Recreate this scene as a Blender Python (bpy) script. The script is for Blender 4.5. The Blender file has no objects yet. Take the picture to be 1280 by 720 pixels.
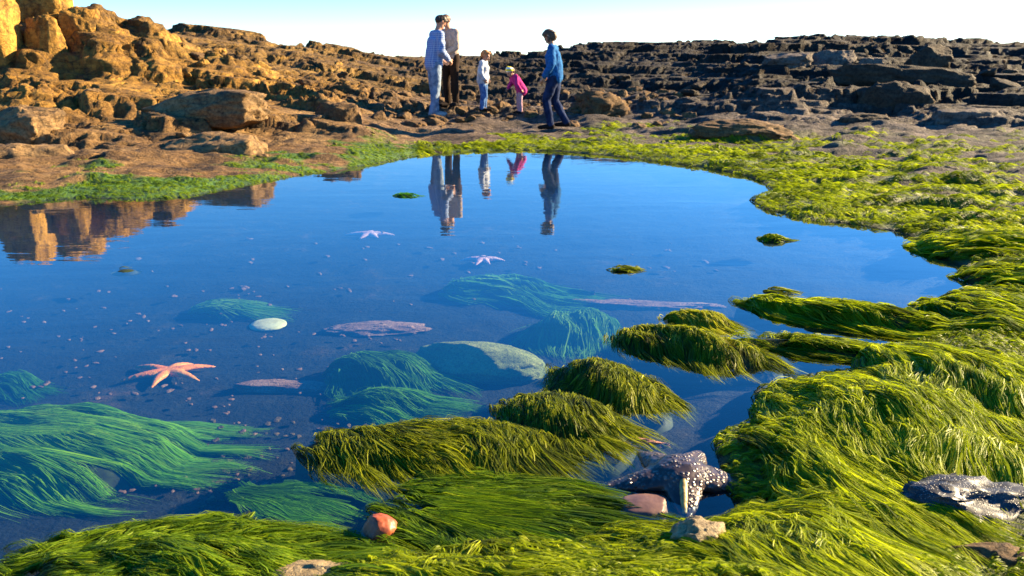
import bpy, bmesh, math, random
import numpy as np
from mathutils import Vector, Matrix

random.seed(7)
RNG = np.random.default_rng(11)
scene = bpy.context.scene
COL = scene.collection
R = math.radians

# ------------------------------------------------------------------ camera maths
CAM_H, FPX, HOR = 1.2, 1000.0, 70.0
PITCH = math.atan((360 - HOR) / FPX)
CP, SP = math.cos(PITCH), math.sin(PITCH)

def ray(px, py):
    a = (px - 640) / FPX; b = (360 - py) / FPX
    return np.array([a, CP + b * SP, -SP + b * CP])

def at(px, py, z=0.0):
    d = ray(px, py); t = (z - CAM_H) / d[2]
    return np.array([d[0] * t, d[1] * t, z])

def at_depth(px, py, y):
    d = ray(px, py); t = y / d[1]
    return np.array([d[0] * t, y, CAM_H + d[2] * t])

def zof(py, y):
    return CAM_H - y * math.tan(PITCH - math.atan((360 - py) / FPX))

# ------------------------------------------------------------------ noise
_P = np.random.default_rng(5).permutation(256).astype(np.int64)
_P = np.concatenate([_P, _P, _P])
_G = np.random.default_rng(6).normal(size=(256, 3)); _G /= np.linalg.norm(_G, axis=1)[:, None]

def noise3(x, y, z):
    x, y, z = np.broadcast_arrays(np.asarray(x, float), np.asarray(y, float), np.asarray(z, float))
    xi = np.floor(x).astype(np.int64); yi = np.floor(y).astype(np.int64); zi = np.floor(z).astype(np.int64)
    xf = x - xi; yf = y - yi; zf = z - zi
    u = xf ** 3 * (xf * (xf * 6 - 15) + 10); v = yf ** 3 * (yf * (yf * 6 - 15) + 10); w = zf ** 3 * (zf * (zf * 6 - 15) + 10)
    xi &= 255; yi &= 255; zi &= 255
    def g(dx, dy, dz):
        h = _P[_P[_P[(xi + dx) & 255] + ((yi + dy) & 255)] + ((zi + dz) & 255)] & 255
        G = _G[h]
        return G[..., 0] * (xf - dx) + G[..., 1] * (yf - dy) + G[..., 2] * (zf - dz)
    def L(a, b, t): return a + (b - a) * t
    return 1.6 * L(L(L(g(0,0,0), g(1,0,0), u), L(g(0,1,0), g(1,1,0), u), v),
             L(L(g(0,0,1), g(1,0,1), u), L(g(0,1,1), g(1,1,1), u), v), w)

def fbm(x, y, z=0.0, oct=4, gain=0.5):
    s = 0; a = 1.0; t = 0; f = 1.0
    for k in range(oct):
        s = s + a * noise3(np.asarray(x) * f + 17.3 * k, np.asarray(y) * f - 9.1 * k, np.asarray(z) * f + 3.7 * k)
        t += a; a *= gain; f *= 2.03
    return s / t

def ridged(x, y, z=0.0, oct=4):
    s = 0; a = 1.0; t = 0; f = 1.0
    for k in range(oct):
        n = 1 - np.abs(noise3(np.asarray(x) * f + 7.3 * k, np.asarray(y) * f + 5.1 * k, np.asarray(z) * f + 1.7 * k)) * 1.6
        s = s + a * n; t += a; a *= 0.5; f *= 2.1
    return s / t

def worley2(x, y, seed=0):
    """nearest-cell random value and crack distance (d2-d1) of a jittered grid"""
    x = np.asarray(x, float); y = np.asarray(y, float); xi = np.floor(x).astype(np.int64); yi = np.floor(y).astype(np.int64)
    d1 = np.full(x.shape, 9.0); d2 = d1.copy(); idv = np.zeros(x.shape); sx = np.zeros(x.shape)
    for i in (-1, 0, 1):
        for j in (-1, 0, 1):
            h = _P[_P[(xi + i + seed * 13) & 255] + ((yi + j) & 255)]; h2 = _P[h + 37]; h3 = _P[h2 + 91]; h4 = _P[h3 + 11]
            d = np.hypot(xi + i + 0.1 + 0.8 * h / 255 - x, yi + j + 0.1 + 0.8 * h2 / 255 - y)
            n = d < d1
            d2 = np.where(n, d1, np.minimum(d2, d)); idv = np.where(n, h3 / 255, idv); sx = np.where(n, h4 / 255, sx); d1 = np.where(n, d, d1)
    return idv, d2 - d1, sx

def sst(a, b, x):
    t = np.clip((x - a) / (b - a), 0, 1); return t * t * (3 - 2 * t)

# ------------------------------------------------------------------ mesh helpers
def fast_mesh(name, V, Q=None, T=None, smooth=True, attrs=None, mats=(), mat_idx=None):
    me = bpy.data.meshes.new(name)
    V = np.asarray(V, np.float32).reshape(-1, 3)
    loops = []; starts = []; n = 0
    if Q is not None and len(Q):
        Q = np.asarray(Q, np.int32).reshape(-1, 4); loops.append(Q.ravel()); starts.append(np.arange(len(Q)) * 4); n = len(Q) * 4
    if T is not None and len(T):
        T = np.asarray(T, np.int32).reshape(-1, 3); loops.append(T.ravel()); starts.append(n + np.arange(len(T)) * 3)
    loops = np.concatenate(loops).astype(np.int32); starts = np.concatenate(starts).astype(np.int32)
    me.vertices.add(len(V)); me.vertices.foreach_set('co', V.ravel())
    me.loops.add(len(loops)); me.loops.foreach_set('vertex_index', loops)
    me.polygons.add(len(starts)); me.polygons.foreach_set('loop_start', starts)
    if mat_idx is not None: me.polygons.foreach_set('material_index', np.asarray(mat_idx, np.int32))
    me.update(calc_edges=True)
    me.polygons.foreach_set('use_smooth', np.full(len(starts), smooth, bool))
    for k, a in (attrs or {}).items():
        a = np.asarray(a, np.float32)
        if a.ndim == 1:
            at_ = me.attributes.new(k, 'FLOAT', 'POINT'); at_.data.foreach_set('value', a)
        else:
            at_ = me.attributes.new(k, 'FLOAT_VECTOR', 'POINT'); at_.data.foreach_set('vector', a.ravel())
    for m in mats: me.materials.append(m)
    return me

def link(name, me, parent=None, loc=None):
    o = bpy.data.objects.new(name, me); COL.objects.link(o)
    if loc is not None: o.location = loc
    if parent is not None: o.parent = parent
    return o

def tag(o, label=None, cat=None, group=None, kind=None):
    if label: o['label'] = label
    if cat: o['category'] = cat
    if group: o['group'] = group
    if kind: o['kind'] = kind
    return o

# ------------------------------------------------------------------ materials
def new_mat(name):
    m = bpy.data.materials.new(name); m.use_nodes = True
    nt = m.node_tree; nt.nodes.clear()
    out = nt.nodes.new('ShaderNodeOutputMaterial')
    return m, nt, out

class NB:
    def __init__(s, nt): s.nt = nt
    def n(s, typ, **kw):
        nd = s.nt.nodes.new(typ)
        for k, v in kw.items():
            if k in nd.inputs.keys() if isinstance(k, str) else False: pass
            setattr(nd, k, v)
        return nd
    def set(s, nd, **kw):
        for k, v in kw.items():
            key = k.replace('_', ' ')
            inp = nd.inputs[key]
            if hasattr(v, 'is_output') : s.nt.links.new(v, inp)
            else: inp.default_value = v
        return nd
    def l(s, a, b): s.nt.links.new(a, b)
    def pos(s): return s.n('ShaderNodeNewGeometry').outputs['Position']
    def objc(s): return s.n('ShaderNodeTexCoord').outputs['Object']
    def scale(s, vec, sc, off=(0, 0, 0)):
        m = s.n('ShaderNodeMapping'); s.l(vec, m.inputs['Vector']); m.inputs['Scale'].default_value = sc; m.inputs['Location'].default_value = off
        return m.outputs[0]
    def noise(s, vec, scale, detail=5, rough=0.55, dist=0.0):
        t = s.n('ShaderNodeTexNoise'); s.l(vec, t.inputs['Vector'])
        t.inputs['Scale'].default_value = scale; t.inputs['Detail'].default_value = detail
        t.inputs['Roughness'].default_value = rough; t.inputs['Distortion'].default_value = dist
        return t.outputs['Fac']
    def vor(s, vec, scale, feature='F1', rnd=1.0):
        t = s.n('ShaderNodeTexVoronoi'); t.feature = feature; s.l(vec, t.inputs['Vector']); t.inputs['Scale'].default_value = scale
        t.inputs['Randomness'].default_value = rnd
        return t
    def ramp(s, fac, stops, interp='LINEAR'):
        r = s.n('ShaderNodeValToRGB'); s.l(fac, r.inputs['Fac']); r.color_ramp.interpolation = interp
        e = r.color_ramp.elements
        while len(e) > 1: e.remove(e[-1])
        e[0].position = stops[0][0]; e[0].color = (*stops[0][1], 1) if len(stops[0][1]) == 3 else stops[0][1]
        for p, c in stops[1:]:
            x = e.new(p); x.color = (*c, 1)
        return r.outputs['Color']
    def mix(s, fac, a, b, mode='MIX'):
        m = s.n('ShaderNodeMix'); m.data_type = 'RGBA'; m.blend_type = mode
        for inp, v in ((m.inputs['Factor'], fac), (m.inputs[6], a), (m.inputs[7], b)):
            if hasattr(v, 'is_output'): s.l(v, inp)
            elif isinstance(v, tuple): inp.default_value = (*v, 1)
            else: inp.default_value = v
        return m.outputs[2]
    def math(s, op, a, b=0.0, clamp=False):
        m = s.n('ShaderNodeMath'); m.operation = op; m.use_clamp = clamp
        for i, v in enumerate((a, b)):
            if hasattr(v, 'is_output'): s.l(v, m.inputs[i])
            else: m.inputs[i].default_value = v
        return m.outputs[0]
    def bump(s, h, strength=0.5, dist=0.02, normal=None):
        b = s.n('ShaderNodeBump'); s.l(h, b.inputs['Height']); b.inputs['Strength'].default_value = strength; b.inputs['Distance'].default_value = dist
        if normal is not None: s.l(normal, b.inputs['Normal'])
        return b.outputs[0]
    def attr(s, name):
        a = s.n('ShaderNodeAttribute'); a.attribute_name = name; return a.outputs['Fac']
    def pbsdf(s, color, rough=0.8, spec=0.3, normal=None, **kw):
        p = s.n('ShaderNodeBsdfPrincipled')
        for inp, v in (('Base Color', color), ('Roughness', rough), ('Specular IOR Level', spec)):
            i = p.inputs[inp]
            if hasattr(v, 'is_output'): s.l(v, i)
            elif isinstance(v, tuple): i.default_value = (*v, 1)
            else: i.default_value = v
        if normal is not None: s.l(normal, p.inputs['Normal'])
        for k, v in kw.items(): p.inputs[k.replace('_', ' ')].default_value = v
        return p

def rock_mat(name, c_dark, c_mid, c_light, sc=1.0, crack=0.6, rough=0.85, spec=0.25, bumpd=0.05, strata=True, stain_shade=(0.02, 0.017, 0.013), stain_amt=0.55, mott=0.7):
    c_dark, c_mid, c_light = (tuple(.72 * q for q in c) for c in (c_dark, c_mid, c_light))
    m, nt, out = new_mat(name); b = NB(nt); p = b.pos()
    n1 = b.noise(p, 0.9 * sc, 9, 0.62, 0.4)
    n2 = b.noise(p, 7.0 * sc, 8, 0.65)
    n3 = b.noise(p, 34.0 * sc, 5, 0.7)
    st = b.noise(b.scale(p, (0.6, 0.6, 6.0)), 1.6 * sc, 6, 0.6, 0.6)
    f = b.math('ADD', b.math('MULTIPLY', n1, 0.45), b.math('ADD', b.math('MULTIPLY', n2, 0.35), b.math('MULTIPLY', st, 0.25)))
    c = b.ramp(f, [(0.36, c_dark), (0.52, c_mid), (0.66, c_light)])
    c = b.mix(b.ramp(n3, [(0.35, (0, 0, 0)), (0.7, (1, 1, 1))]), c, b.mix(0.5, c, c_light), 'MIX')
    sm = b.ramp(b.noise(p, 2.4 * sc, 7, 0.7, 0.8), [(0.52, (0, 0, 0)), (0.62, (1, 1, 1))])
    c = b.mix(b.math('MULTIPLY', sm, stain_amt), c, stain_shade)
    v = b.vor(b.scale(p, (1, 1, 1.7)), 3.2 * sc, 'DISTANCE_TO_EDGE')
    ck = b.ramp(v.outputs['Distance'], [(0.0, (0, 0, 0)), (0.06, (1, 1, 1))])
    c = b.mix(b.math('MULTIPLY', b.math('SUBTRACT', 1.0, ck), crack * 0.6), c, stain_shade)  # fissures take the dark stain colour too, painting in their shade
    mo = b.ramp(b.noise(p, 15 * sc, 6, 0.75, 0.3), [(0.40, (0.30, 0.27, 0.25)), (0.54, (1, 1, 1)), (0.66, (1.0, 1.0, 1.0))])
    c = b.mix(mott, c, mo, 'MULTIPLY')
    h = b.math('ADD', b.math('MULTIPLY', n2, 0.6), b.math('ADD', b.math('MULTIPLY', n3, 0.34), b.math('MULTIPLY', st, 0.5 if strata else 0.1)))
    h = b.math('ADD', h, b.math('MULTIPLY', ck, 0.12 * crack))
    nr = b.bump(h, 0.9, bumpd)
    s = b.pbsdf(c, rough, spec, nr)
    b.l(s.outputs[0], out.inputs[0]); return m

def strand_mat(name, stops, transl=0.5, rough=0.5, spec=0.22):
    m, nt, out = new_mat(name); b = NB(nt)
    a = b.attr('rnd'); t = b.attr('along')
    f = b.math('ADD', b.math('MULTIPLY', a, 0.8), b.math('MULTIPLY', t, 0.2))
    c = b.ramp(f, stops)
    s = b.pbsdf(c, rough, spec)
    tr = b.n('ShaderNodeBsdfTranslucent'); b.l(c, tr.inputs['Color'])
    mx = b.n('ShaderNodeMixShader'); mx.inputs[0].default_value = transl
    b.l(s.outputs[0], mx.inputs[1]); b.l(tr.outputs[0], mx.inputs[2])
    b.l(mx.outputs[0], out.inputs[0]); return m

def plain_mat(name, c1, c2, sc=20, rough=0.8, spec=0.25, bump=0.3, bd=0.004, detail=5):
    m, nt, out = new_mat(name); b = NB(nt); p = b.objc()
    n = b.noise(p, sc, detail, 0.6, 0.3)
    c = b.ramp(n, [(0.35, c1), (0.65, c2)])
    s = b.pbsdf(c, rough, spec, b.bump(n, bump, bd))
    b.l(s.outputs[0], out.inputs[0]); return m

GOLD = rock_mat('ochre_cliff_rock', (0.15, 0.065, 0.012), (0.44, 0.22, 0.032), (0.68, 0.38, 0.065), 1.0, bumpd=0.07)
TAN = rock_mat('tan_shore_rock', (0.10, 0.055, 0.025), (0.27, 0.155, 0.06), (0.42, 0.26, 0.11), 1.4, bumpd=0.035)
DARK = rock_mat('dark_ridge_rock', (0.012, 0.009, 0.007), (0.045, 0.032, 0.022), (0.17, 0.11, 0.06), 1.3, bumpd=0.05)
SLATE = rock_mat('blue_grey_slab_rock', (0.05, 0.045, 0.045), (0.16, 0.13, 0.11), (0.34, 0.25, 0.17), 2.0, crack=0.3, bumpd=0.03)
RUBB = rock_mat('brown_rubble_rock', (0.03, 0.016, 0.007), (0.14, 0.075, 0.028), (0.36, 0.21, 0.08), 2.6, bumpd=0.03)
def star_mat(name, c1, c2, spot, sc=60, rough=.55, bd=.004):
    m, nt, out = new_mat(name); b = NB(nt); p = b.objc()
    n = b.noise(p, 18, 5, .6); v = b.vor(p, sc * 2.2)
    c = b.ramp(n, [(0.35, c1), (0.65, c2)])
    k = b.ramp(v.outputs['Distance'], [(0.18, (1, 1, 1)), (0.38, (0, 0, 0))])
    k = b.math('MULTIPLY', k, b.ramp(b.noise(p, sc * .35, 5, .7), [(0.38, (0.05, 0.05, 0.05)), (0.6, (1, 1, 1))]))
    c = b.mix(b.math('MULTIPLY', k, .8), c, spot)
    s = b.pbsdf(c, rough, .4, b.bump(k, .8, bd)); b.l(s.outputs[0], out.inputs[0]); return m
WET = star_mat('wet_glint_spotted_rock', (0.008, 0.009, 0.012), (0.045, 0.047, 0.055), (0.34, 0.35, 0.37), 70, .5, .006)  # pale spots paint the white sparkle of the wet rock into its colour
SAND = rock_mat('sandy_near_rock', (0.16, 0.10, 0.04), (0.38, 0.26, 0.11), (0.60, 0.46, 0.24), 7.0, rough=0.6, spec=0.3, bumpd=0.012, strata=False, stain_amt=0.15, mott=0.3)

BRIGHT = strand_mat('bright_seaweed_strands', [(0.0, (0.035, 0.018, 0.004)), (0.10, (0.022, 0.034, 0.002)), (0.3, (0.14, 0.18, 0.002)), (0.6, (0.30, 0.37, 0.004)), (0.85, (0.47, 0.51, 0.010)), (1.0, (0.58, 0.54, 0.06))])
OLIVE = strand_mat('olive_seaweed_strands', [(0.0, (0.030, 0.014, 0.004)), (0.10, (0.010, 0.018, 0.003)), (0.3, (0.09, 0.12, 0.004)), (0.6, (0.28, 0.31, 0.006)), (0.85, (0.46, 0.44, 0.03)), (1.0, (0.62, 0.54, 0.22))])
GREEN = strand_mat('green_seaweed_strands', [(0.0, (0.012, 0.05, 0.001)), (0.4, (0.065, 0.24, 0.002)), (0.75, (0.19, 0.46, 0.003)), (1.0, (0.38, 0.58, 0.01))])
TEAL = strand_mat('sunken_seaweed_strands', [(0.0, (0.018, 0.07, 0.002)), (0.5, (0.09, 0.28, 0.01)), (1.0, (0.29, 0.50, 0.05))])
MEADOW = strand_mat('olive_green_seaweed_strands', [(0.0, (0.005, 0.014, 0.002)), (0.4, (0.045, 0.10, 0.003)), (0.7, (0.18, 0.29, 0.005)), (1.0, (0.42, 0.45, 0.02))])
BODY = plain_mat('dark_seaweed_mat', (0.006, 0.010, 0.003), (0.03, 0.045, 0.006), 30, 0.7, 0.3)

# ------------------------------------------------------------------ pool outline
POOL_PX = [(0, 257), (60, 250), (110, 246), (170, 250), (230, 246), (300, 232), (380, 218), (450, 207), (505, 198), (535, 192),
           (580, 189), (640, 187), (700, 189), (760, 194), (820, 201), (880, 209), (925, 217), (955, 227), (972, 240), (942, 250),
           (960, 262), (1010, 274), (1070, 280), (1130, 290), (1160, 305), (1185, 322), (1222, 338), (1228, 358), (1190, 372), (1172, 390),
           (1185, 415), (1150, 432), (1125, 462), (1020, 474), (950, 490), (958, 525), (900, 552), (915, 600), (940, 640), (905, 668),
           (780, 668), (745, 690), (480, 700), (420, 720), (330, 800), (0, 900), (-500, 900), (-700, 600), (-800, 400), (-500, 290), (-200, 268)]
POOL = np.array([at(x, y)[:2] for x, y in POOL_PX])

def pool_sd(x, y):
    """distance to the pool outline, positive outside"""
    sh = x.shape; x = x.ravel(); y = y.ravel()
    d2 = np.full(x.shape, 1e9); ins = np.zeros(x.shape, bool)
    n = len(POOL)
    for i in range(n):
        ax, ay = POOL[i]; bx, by = POOL[(i + 1) % n]
        ex, ey = bx - ax, by - ay
        t = np.clip(((x - ax) * ex + (y - ay) * ey) / (ex * ex + ey * ey), 0, 1)
        d2 = np.minimum(d2, (x - ax - t * ex) ** 2 + (y - ay - t * ey) ** 2)
        c = (ay > y) != (by > y)
        ins ^= c & (x < (bx - ax) * (y - ay) / ((by - ay) if by != ay else 1e-9) + ax)
    d = np.sqrt(d2)
    return np.where(ins, -d, d).reshape(sh)

# ------------------------------------------------------------------ terrain: columns of (depth, height) by azimuth
COLS = {
    -1600: [(0, .1), (5, .3), (8, 1.0), (10, 1.6), (13, 2.2), (20, 2.6), (40, 1)],
    -700: [(0, .1), (6, .05), (8, .35), (10, .6), (12, .9), (13.5, 1.9), (20, 2.3), (40, 1)],
    -60: [(0, .1), (7, .03), (8, .2), (8.9, .26), (9.05, .43), (10.2, .46), (10.35, .70), (12.6, .86), (13.2, 1.4), (14.2, 2.0), (16, 2.2), (20, 2.3), (40, 1)],
    60: [(0, .1), (7, .03), (8.2, .18), (9.3, .24), (9.45, .42), (10.6, .44), (10.75, .70), (12.8, .86), (13.3, 1.4), (14.4, 2.0), (16, 2.15), (20, 2.2), (40, 1)],
    130: [(0, .1), (7.2, .03), (8.5, .2), (9.5, .25), (9.65, .42), (10.8, .44), (10.95, .68), (12.9, .82), (13.4, 1.25), (14.8, zof(2, 14.8)), (17, 1.75), (20, 1.9), (40, .8)],
    200: [(0, .1), (7.4, .03), (9, .22), (10, .27), (10.15, .42), (11, .44), (11.15, .68), (12.9, .78), (13.5, 1.1), (15, zof(22, 15)), (16.5, 1.5), (20, zof(36, 20)), (26, 1.2), (40, .6)],
    260: [(0, .1), (8, .03), (9, .15), (10.2, .22), (10.35, .40), (11.2, .42), (11.35, .64), (13.2, .72), (15, zof(60, 15)), (16.5, 1.15), (18, 1.45), (20.5, zof(31, 20.5)), (26, 1.3), (40, .6)],
    400: [(0, .1), (8.7, .03), (10, .14), (11, .2), (11.15, .34), (12.4, .38), (12.55, .56), (14, .58), (16, .85), (20, zof(54, 20)), (26, 1.0), (40, .6)],
    530: [(0, .1), (10.8, .02), (12, .10), (13, .15), (14, .2), (15, .38), (17, .62), (21, zof(70, 21)), (26, .7), (40, .5)],
    640: [(0, .1), (11.5, .02), (13, .06), (14, .12), (15, .28), (17, .5), (22, zof(66, 22)), (28, 1), (40, .6)],
    760: [(0, .1), (10.5, .02), (12.5, .06), (13.5, .14), (15, .38), (17, .6), (22, zof(54, 22)), (28, 1.2), (40, .6)],
    1000: [(0, .1), (7, .02), (9, .06), (11.5, .10), (13, .3), (14.5, .62), (17, 1.05), (20.5, zof(47, 20.5)), (28, 1.3), (40, .6)],
    1280: [(0, .1), (4.5, .05), (7, .08), (10, .11), (12, .25), (13.5, .55), (16.5, 1.0), (20.5, zof(51, 20.5)), (28, 1.3), (40, .6)],
    2000: [(0, .1), (4, .08), (7, .12), (10, .2), (12, .4), (16, .8), (20, 1.3), (28, 1.2), (40, .6)],
}
DGRID = np.linspace(0, 40, 401)
UCOL = np.array(sorted(COLS)); ZT = np.array([np.interp(DGRID, *zip(*COLS[u])) for u in sorted(COLS)])
for _ in range(1):
    ZT[:, 1:-1] = 0.25 * ZT[:, :-2] + 0.5 * ZT[:, 1:-1] + 0.25 * ZT[:, 2:]

def profile(u, d):
    d = np.clip(d, 0, 39.99); di = d / 0.1; i0 = di.astype(int); fd = di - i0
    u = np.clip(u, UCOL[0], UCOL[-1] - 1e-6); j = np.clip(np.searchsorted(UCOL, u, side='right') - 1, 0, len(UCOL) - 2)
    fu = (u - UCOL[j]) / (UCOL[j + 1] - UCOL[j]); fu = fu * fu * (3 - 2 * fu)
    a = ZT[j, i0] * (1 - fd) + ZT[j, i0 + 1] * fd
    b = ZT[j + 1, i0] * (1 - fd) + ZT[j + 1, i0 + 1] * fd
    return a * (1 - fu) + b * fu

def terr(x, y, full=False):
    x = np.asarray(x, float); y = np.asarray(y, float)
    x, y = np.broadcast_arrays(x, y)
    yy = np.maximum(y, 0.6)
    u = 640 + FPX * x / yy
    sd = pool_sd(x, y)
    wx = x + 0.35 * fbm(x * 0.9, y * 0.9, 4.0, 3); wy = y + 0.35 * fbm(x * 0.9, y * 0.9, 9.0, 3)
    base = profile(640 + FPX * wx / yy, np.maximum(wy, 0))
    far = sst(24, 60, np.hypot(x, y))
    rockiness = sst(0.16, 0.75, base) * (1 - far)
    left = sst(700, 380, u)
    # crags, ledges and fissures
    rg = ridged(x * 0.42, y * 0.75, 2.0, 5) - 0.55
    cr = ridged(x * 1.7, y * 1.2, 7.0, 4) - 0.55
    fine = fbm(x * 5, y * 5, 1.0, 4)
    z = base + rockiness * (1 - 0.45 * sst(14.5, 17.5, np.hypot(x, y))) * ((0.40 - .12 * left) * rg + 0.13 * (1 - .5 * left) * cr + 0.05 * fine + 0.03 * (ridged(x * 6.5, y * 6.5, 13.0, 3) - .6))
    # jointed blocks with fissures between them
    bx = x + 0.25 * fbm(x * 1.5, y * 1.5, 21.0, 3); by = y + 0.25 * fbm(x * 1.5, y * 1.5, 27.0, 3)
    far_r = sst(13, 15, np.hypot(x, y)) * (1 - left)
    v1, c1, t1 = worley2(bx * (1.0 - 0.62 * far_r), by * 1.6, 1); v2, c2, t2 = worley2(bx * 3.1, by * 4.0, 2)
    sel = fbm(x * 0.5, y * 0.5, 33.0, 2)
    v3, c3, t3 = worley2(bx * 8.5, by * 10.5, 3)
    calm = 1 - 0.72 * sst(14.5, 17.5, np.hypot(x, y))
    z = z + calm * rockiness * ((0.42 - 0.33 * left) * (v1 - .5) - 0.22 * (1 - .55 * left) * np.exp(-c1 / 0.07) + (0.7 + 0.6 * sel) * (1 - 0.6 * left) * (1 - .4 * far_r) * (0.12 * (v2 - .5) - 0.07 * np.exp(-c2 / 0.08)) * (1 - .3 * left))
    z = z + 0.05 * sst(0.14, 0.3, base) * (1 - far) * ((v2 - .5) - 0.6 * np.exp(-c2 / 0.06))
    z = z + (0.05 - 0.025 * far_r) * sst(0.16, 0.35, base) * (1 - far) * ((v3 - .4) * sst(-.25, .25, sel + .2 * rg) - 0.5 * np.exp(-c3 / 0.09))
    # bedding: long ledges, broken along the joints
    lb = left * sst(0.10, 0.25, base) * (1 - sst(0.6, 0.8, base))
    z = z + lb * (0.05 * (v1 - .45) - 0.06 * np.exp(-c1 / 0.05) + 0.06 * rg)
    tilt = (0.02 * (1 - left) + 0.13 * left) * x
    def bed(z, stp, j, ph):
        tz = z + tilt + 0.35 * (1 - .5 * left) * stp * (j - .5) + 0.30 * stp * fbm(x * 0.5 + ph, y * 1.6, 3.0, 3)
        q = tz / stp; qi = np.floor(q); return (qi + sst(0.45, 0.97, q - qi)) * stp - tz
    amt = sst(0.10, 0.3, base) * (1 - far)
    wv = 0.55 + 0.45 * np.tanh(3 * fbm(x * 0.35, y * 0.5, 51.0, 2))
    z = z + amt * 0.92 * wv * bed(z, 0.27 + 0.05 * left, v1, 0.0)
    z = z + amt * 0.70 * bed(z, 0.095, v2, 5.0)
    # low hummocks of the shore flats
    flat = (1 - sst(0.16, 0.5, base))
    hum = fbm(x * 1.1 + 3, y * 2.3, 5.0, 3)
    hm2 = fbm(x * 3.1, y * 5.2, 8.0, 3)
    z = z + flat * sst(0.0, 0.5, sd) * ((0.085 + 0.07 * (1 - left)) * np.maximum(hum, -0.25) + (0.045 - 0.018 * (1 - left)) * hm2 + 0.014 * (1 - left) * fbm(x * 6.5, y * 9.0, 41.0, 2) + 0.006 * fine)
    z = np.where(sd > 0, np.maximum(z, 0.012 + 0.03 * sst(0, .3, sd)) * sst(-0.02, 0.22, sd) + 0.012 * (1 - sst(0, 0.15, sd)), z)
    # pool floor
    dep = 0.05 + 0.085 * sst(0.0, 0.6, -sd) + 0.03 * sst(0.8, 2.5, -sd) + 0.05 * fbm(x * 1.5, y * 1.5, 2.0, 3) * sst(0, .4, -sd) + 0.015 * fine
    z = np.where(sd <= 0, -np.maximum(dep, 0.02) * sst(0, 0.12, -sd) + 0.006, z)
    z = z * (1 - far) + far * (-0.6)
    if full: return z, sd, base, u, left
    return z

def tfast(x, y):
    x = np.asarray(x, float); y = np.asarray(y, float)
    i = np.clip(np.searchsorted(XA, x) - 1, 0, len(XA) - 2); j = np.clip(np.searchsorted(YA, y) - 1, 0, len(YA) - 2)
    a = np.clip((x - XA[i]) / (XA[i + 1] - XA[i]), 0, 1); b = np.clip((y - YA[j]) / (YA[j + 1] - YA[j]), 0, 1)
    return (GZ[j, i] * (1 - a) + GZ[j, i + 1] * a) * (1 - b) + (GZ[j + 1, i] * (1 - a) + GZ[j + 1, i + 1] * a) * b

def tz1(x, y): return float(terr(np.array([x]), np.array([y]))[0])

def ground_at(px, py, lo=1.5, hi=30):
    ys = np.arange(lo, hi, 0.03); d = ray(px, py)
    t = ys / d[1]; X = d[0] * t; Z = CAM_H + d[2] * t
    tz = np.maximum(terr(X, ys), 0.0)
    k = np.argmax(Z <= tz)
    if Z[k] > tz[k]: k = len(ys) - 1
    return np.array([X[k], ys[k], tz[k]])

# ---- terrain mesh
def axis(segs):
    out = [segs[0][0]]
    for a, b_, s0, s1 in segs:
        x = a
        while x < b_ - 1e-6:
            f = (x - a) / (b_ - a); x = min(b_, x + s0 + (s1 - s0) * f); out.append(x)
    return np.array(out)
xp = axis([(0, 3, .022, .03), (3, 9, .03, .05), (9, 16, .05, .12), (16, 60, .4, 6), (60, 2500, 10, 500)])
XA = np.concatenate([-xp[::-1], xp[1:]])
YA = np.concatenate([-axis([(0, 5, .1, .5), (5, 60, 1, 8), (60, 2500, 10, 500)])[::-1], axis([(0, 1.2, .05, .03), (1.2, 6, .02, .03), (6, 15, .03, .035), (15, 24, .04, .06), (24, 60, .3, 4), (60, 2500, 8, 400)])[1:]])
GX, GY = np.meshgrid(XA, YA)
GZ, SD, BASE, UU, LEFT = terr(GX, GY, True)
# sideways crag displacement gives real overhangs on steep faces
rk = sst(0.35, 0.9, BASE) * (1 - sst(20, 30, np.hypot(GX, GY)))
DX = rk * 0.16 * fbm(GX * 1.6, GY * 1.6, GZ * 3.2 + 5, 4); DY = rk * 0.22 * fbm(GX * 1.5 + 9, GY * 1.5, GZ * 3.0, 4)
V = np.stack([GX + DX, GY + DY, GZ], -1).reshape(-1, 3)
ny, nx = GX.shape
I = np.arange(ny * nx).reshape(ny, nx)
Q = np.stack([I[:-1, :-1], I[:-1, 1:], I[1:, 1:], I[1:, :-1]], -1).reshape(-1, 4)

# where weed grows on the shore (a property of the place: near the water line, on low flat ground)
def moss_mask(x, y, sd, base, u):
    n = fbm(x * 0.8, y * 1.6, 12.0, 4)
    right = sst(560, 760, u)
    reach = 0.75 + 2.4 * right
    m = sst(reach, reach * 0.6, sd + 2.2 * n + 0.8 * fbm(x * 3, y * 5, 2.0, 3)) * (1 - sst(0.16, 0.32, base + 0.1 * n))
    rightflat = sst(820, 960, u) * sst(0.0, -0.25, base - 0.2 + 0.12 * n)
    m = np.maximum(m, rightflat)
    bare = sst(0.0, 0.08, fbm(x * 0.5 + 31, y * 1.5, 3.0, 3)) * sst(0.5, 1.3, sd)
    m = m * (1 - 0.95 * bare)
    return m * (sd > -0.05)
MOSS = moss_mask(GX, GY, SD, BASE, UU)

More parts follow.
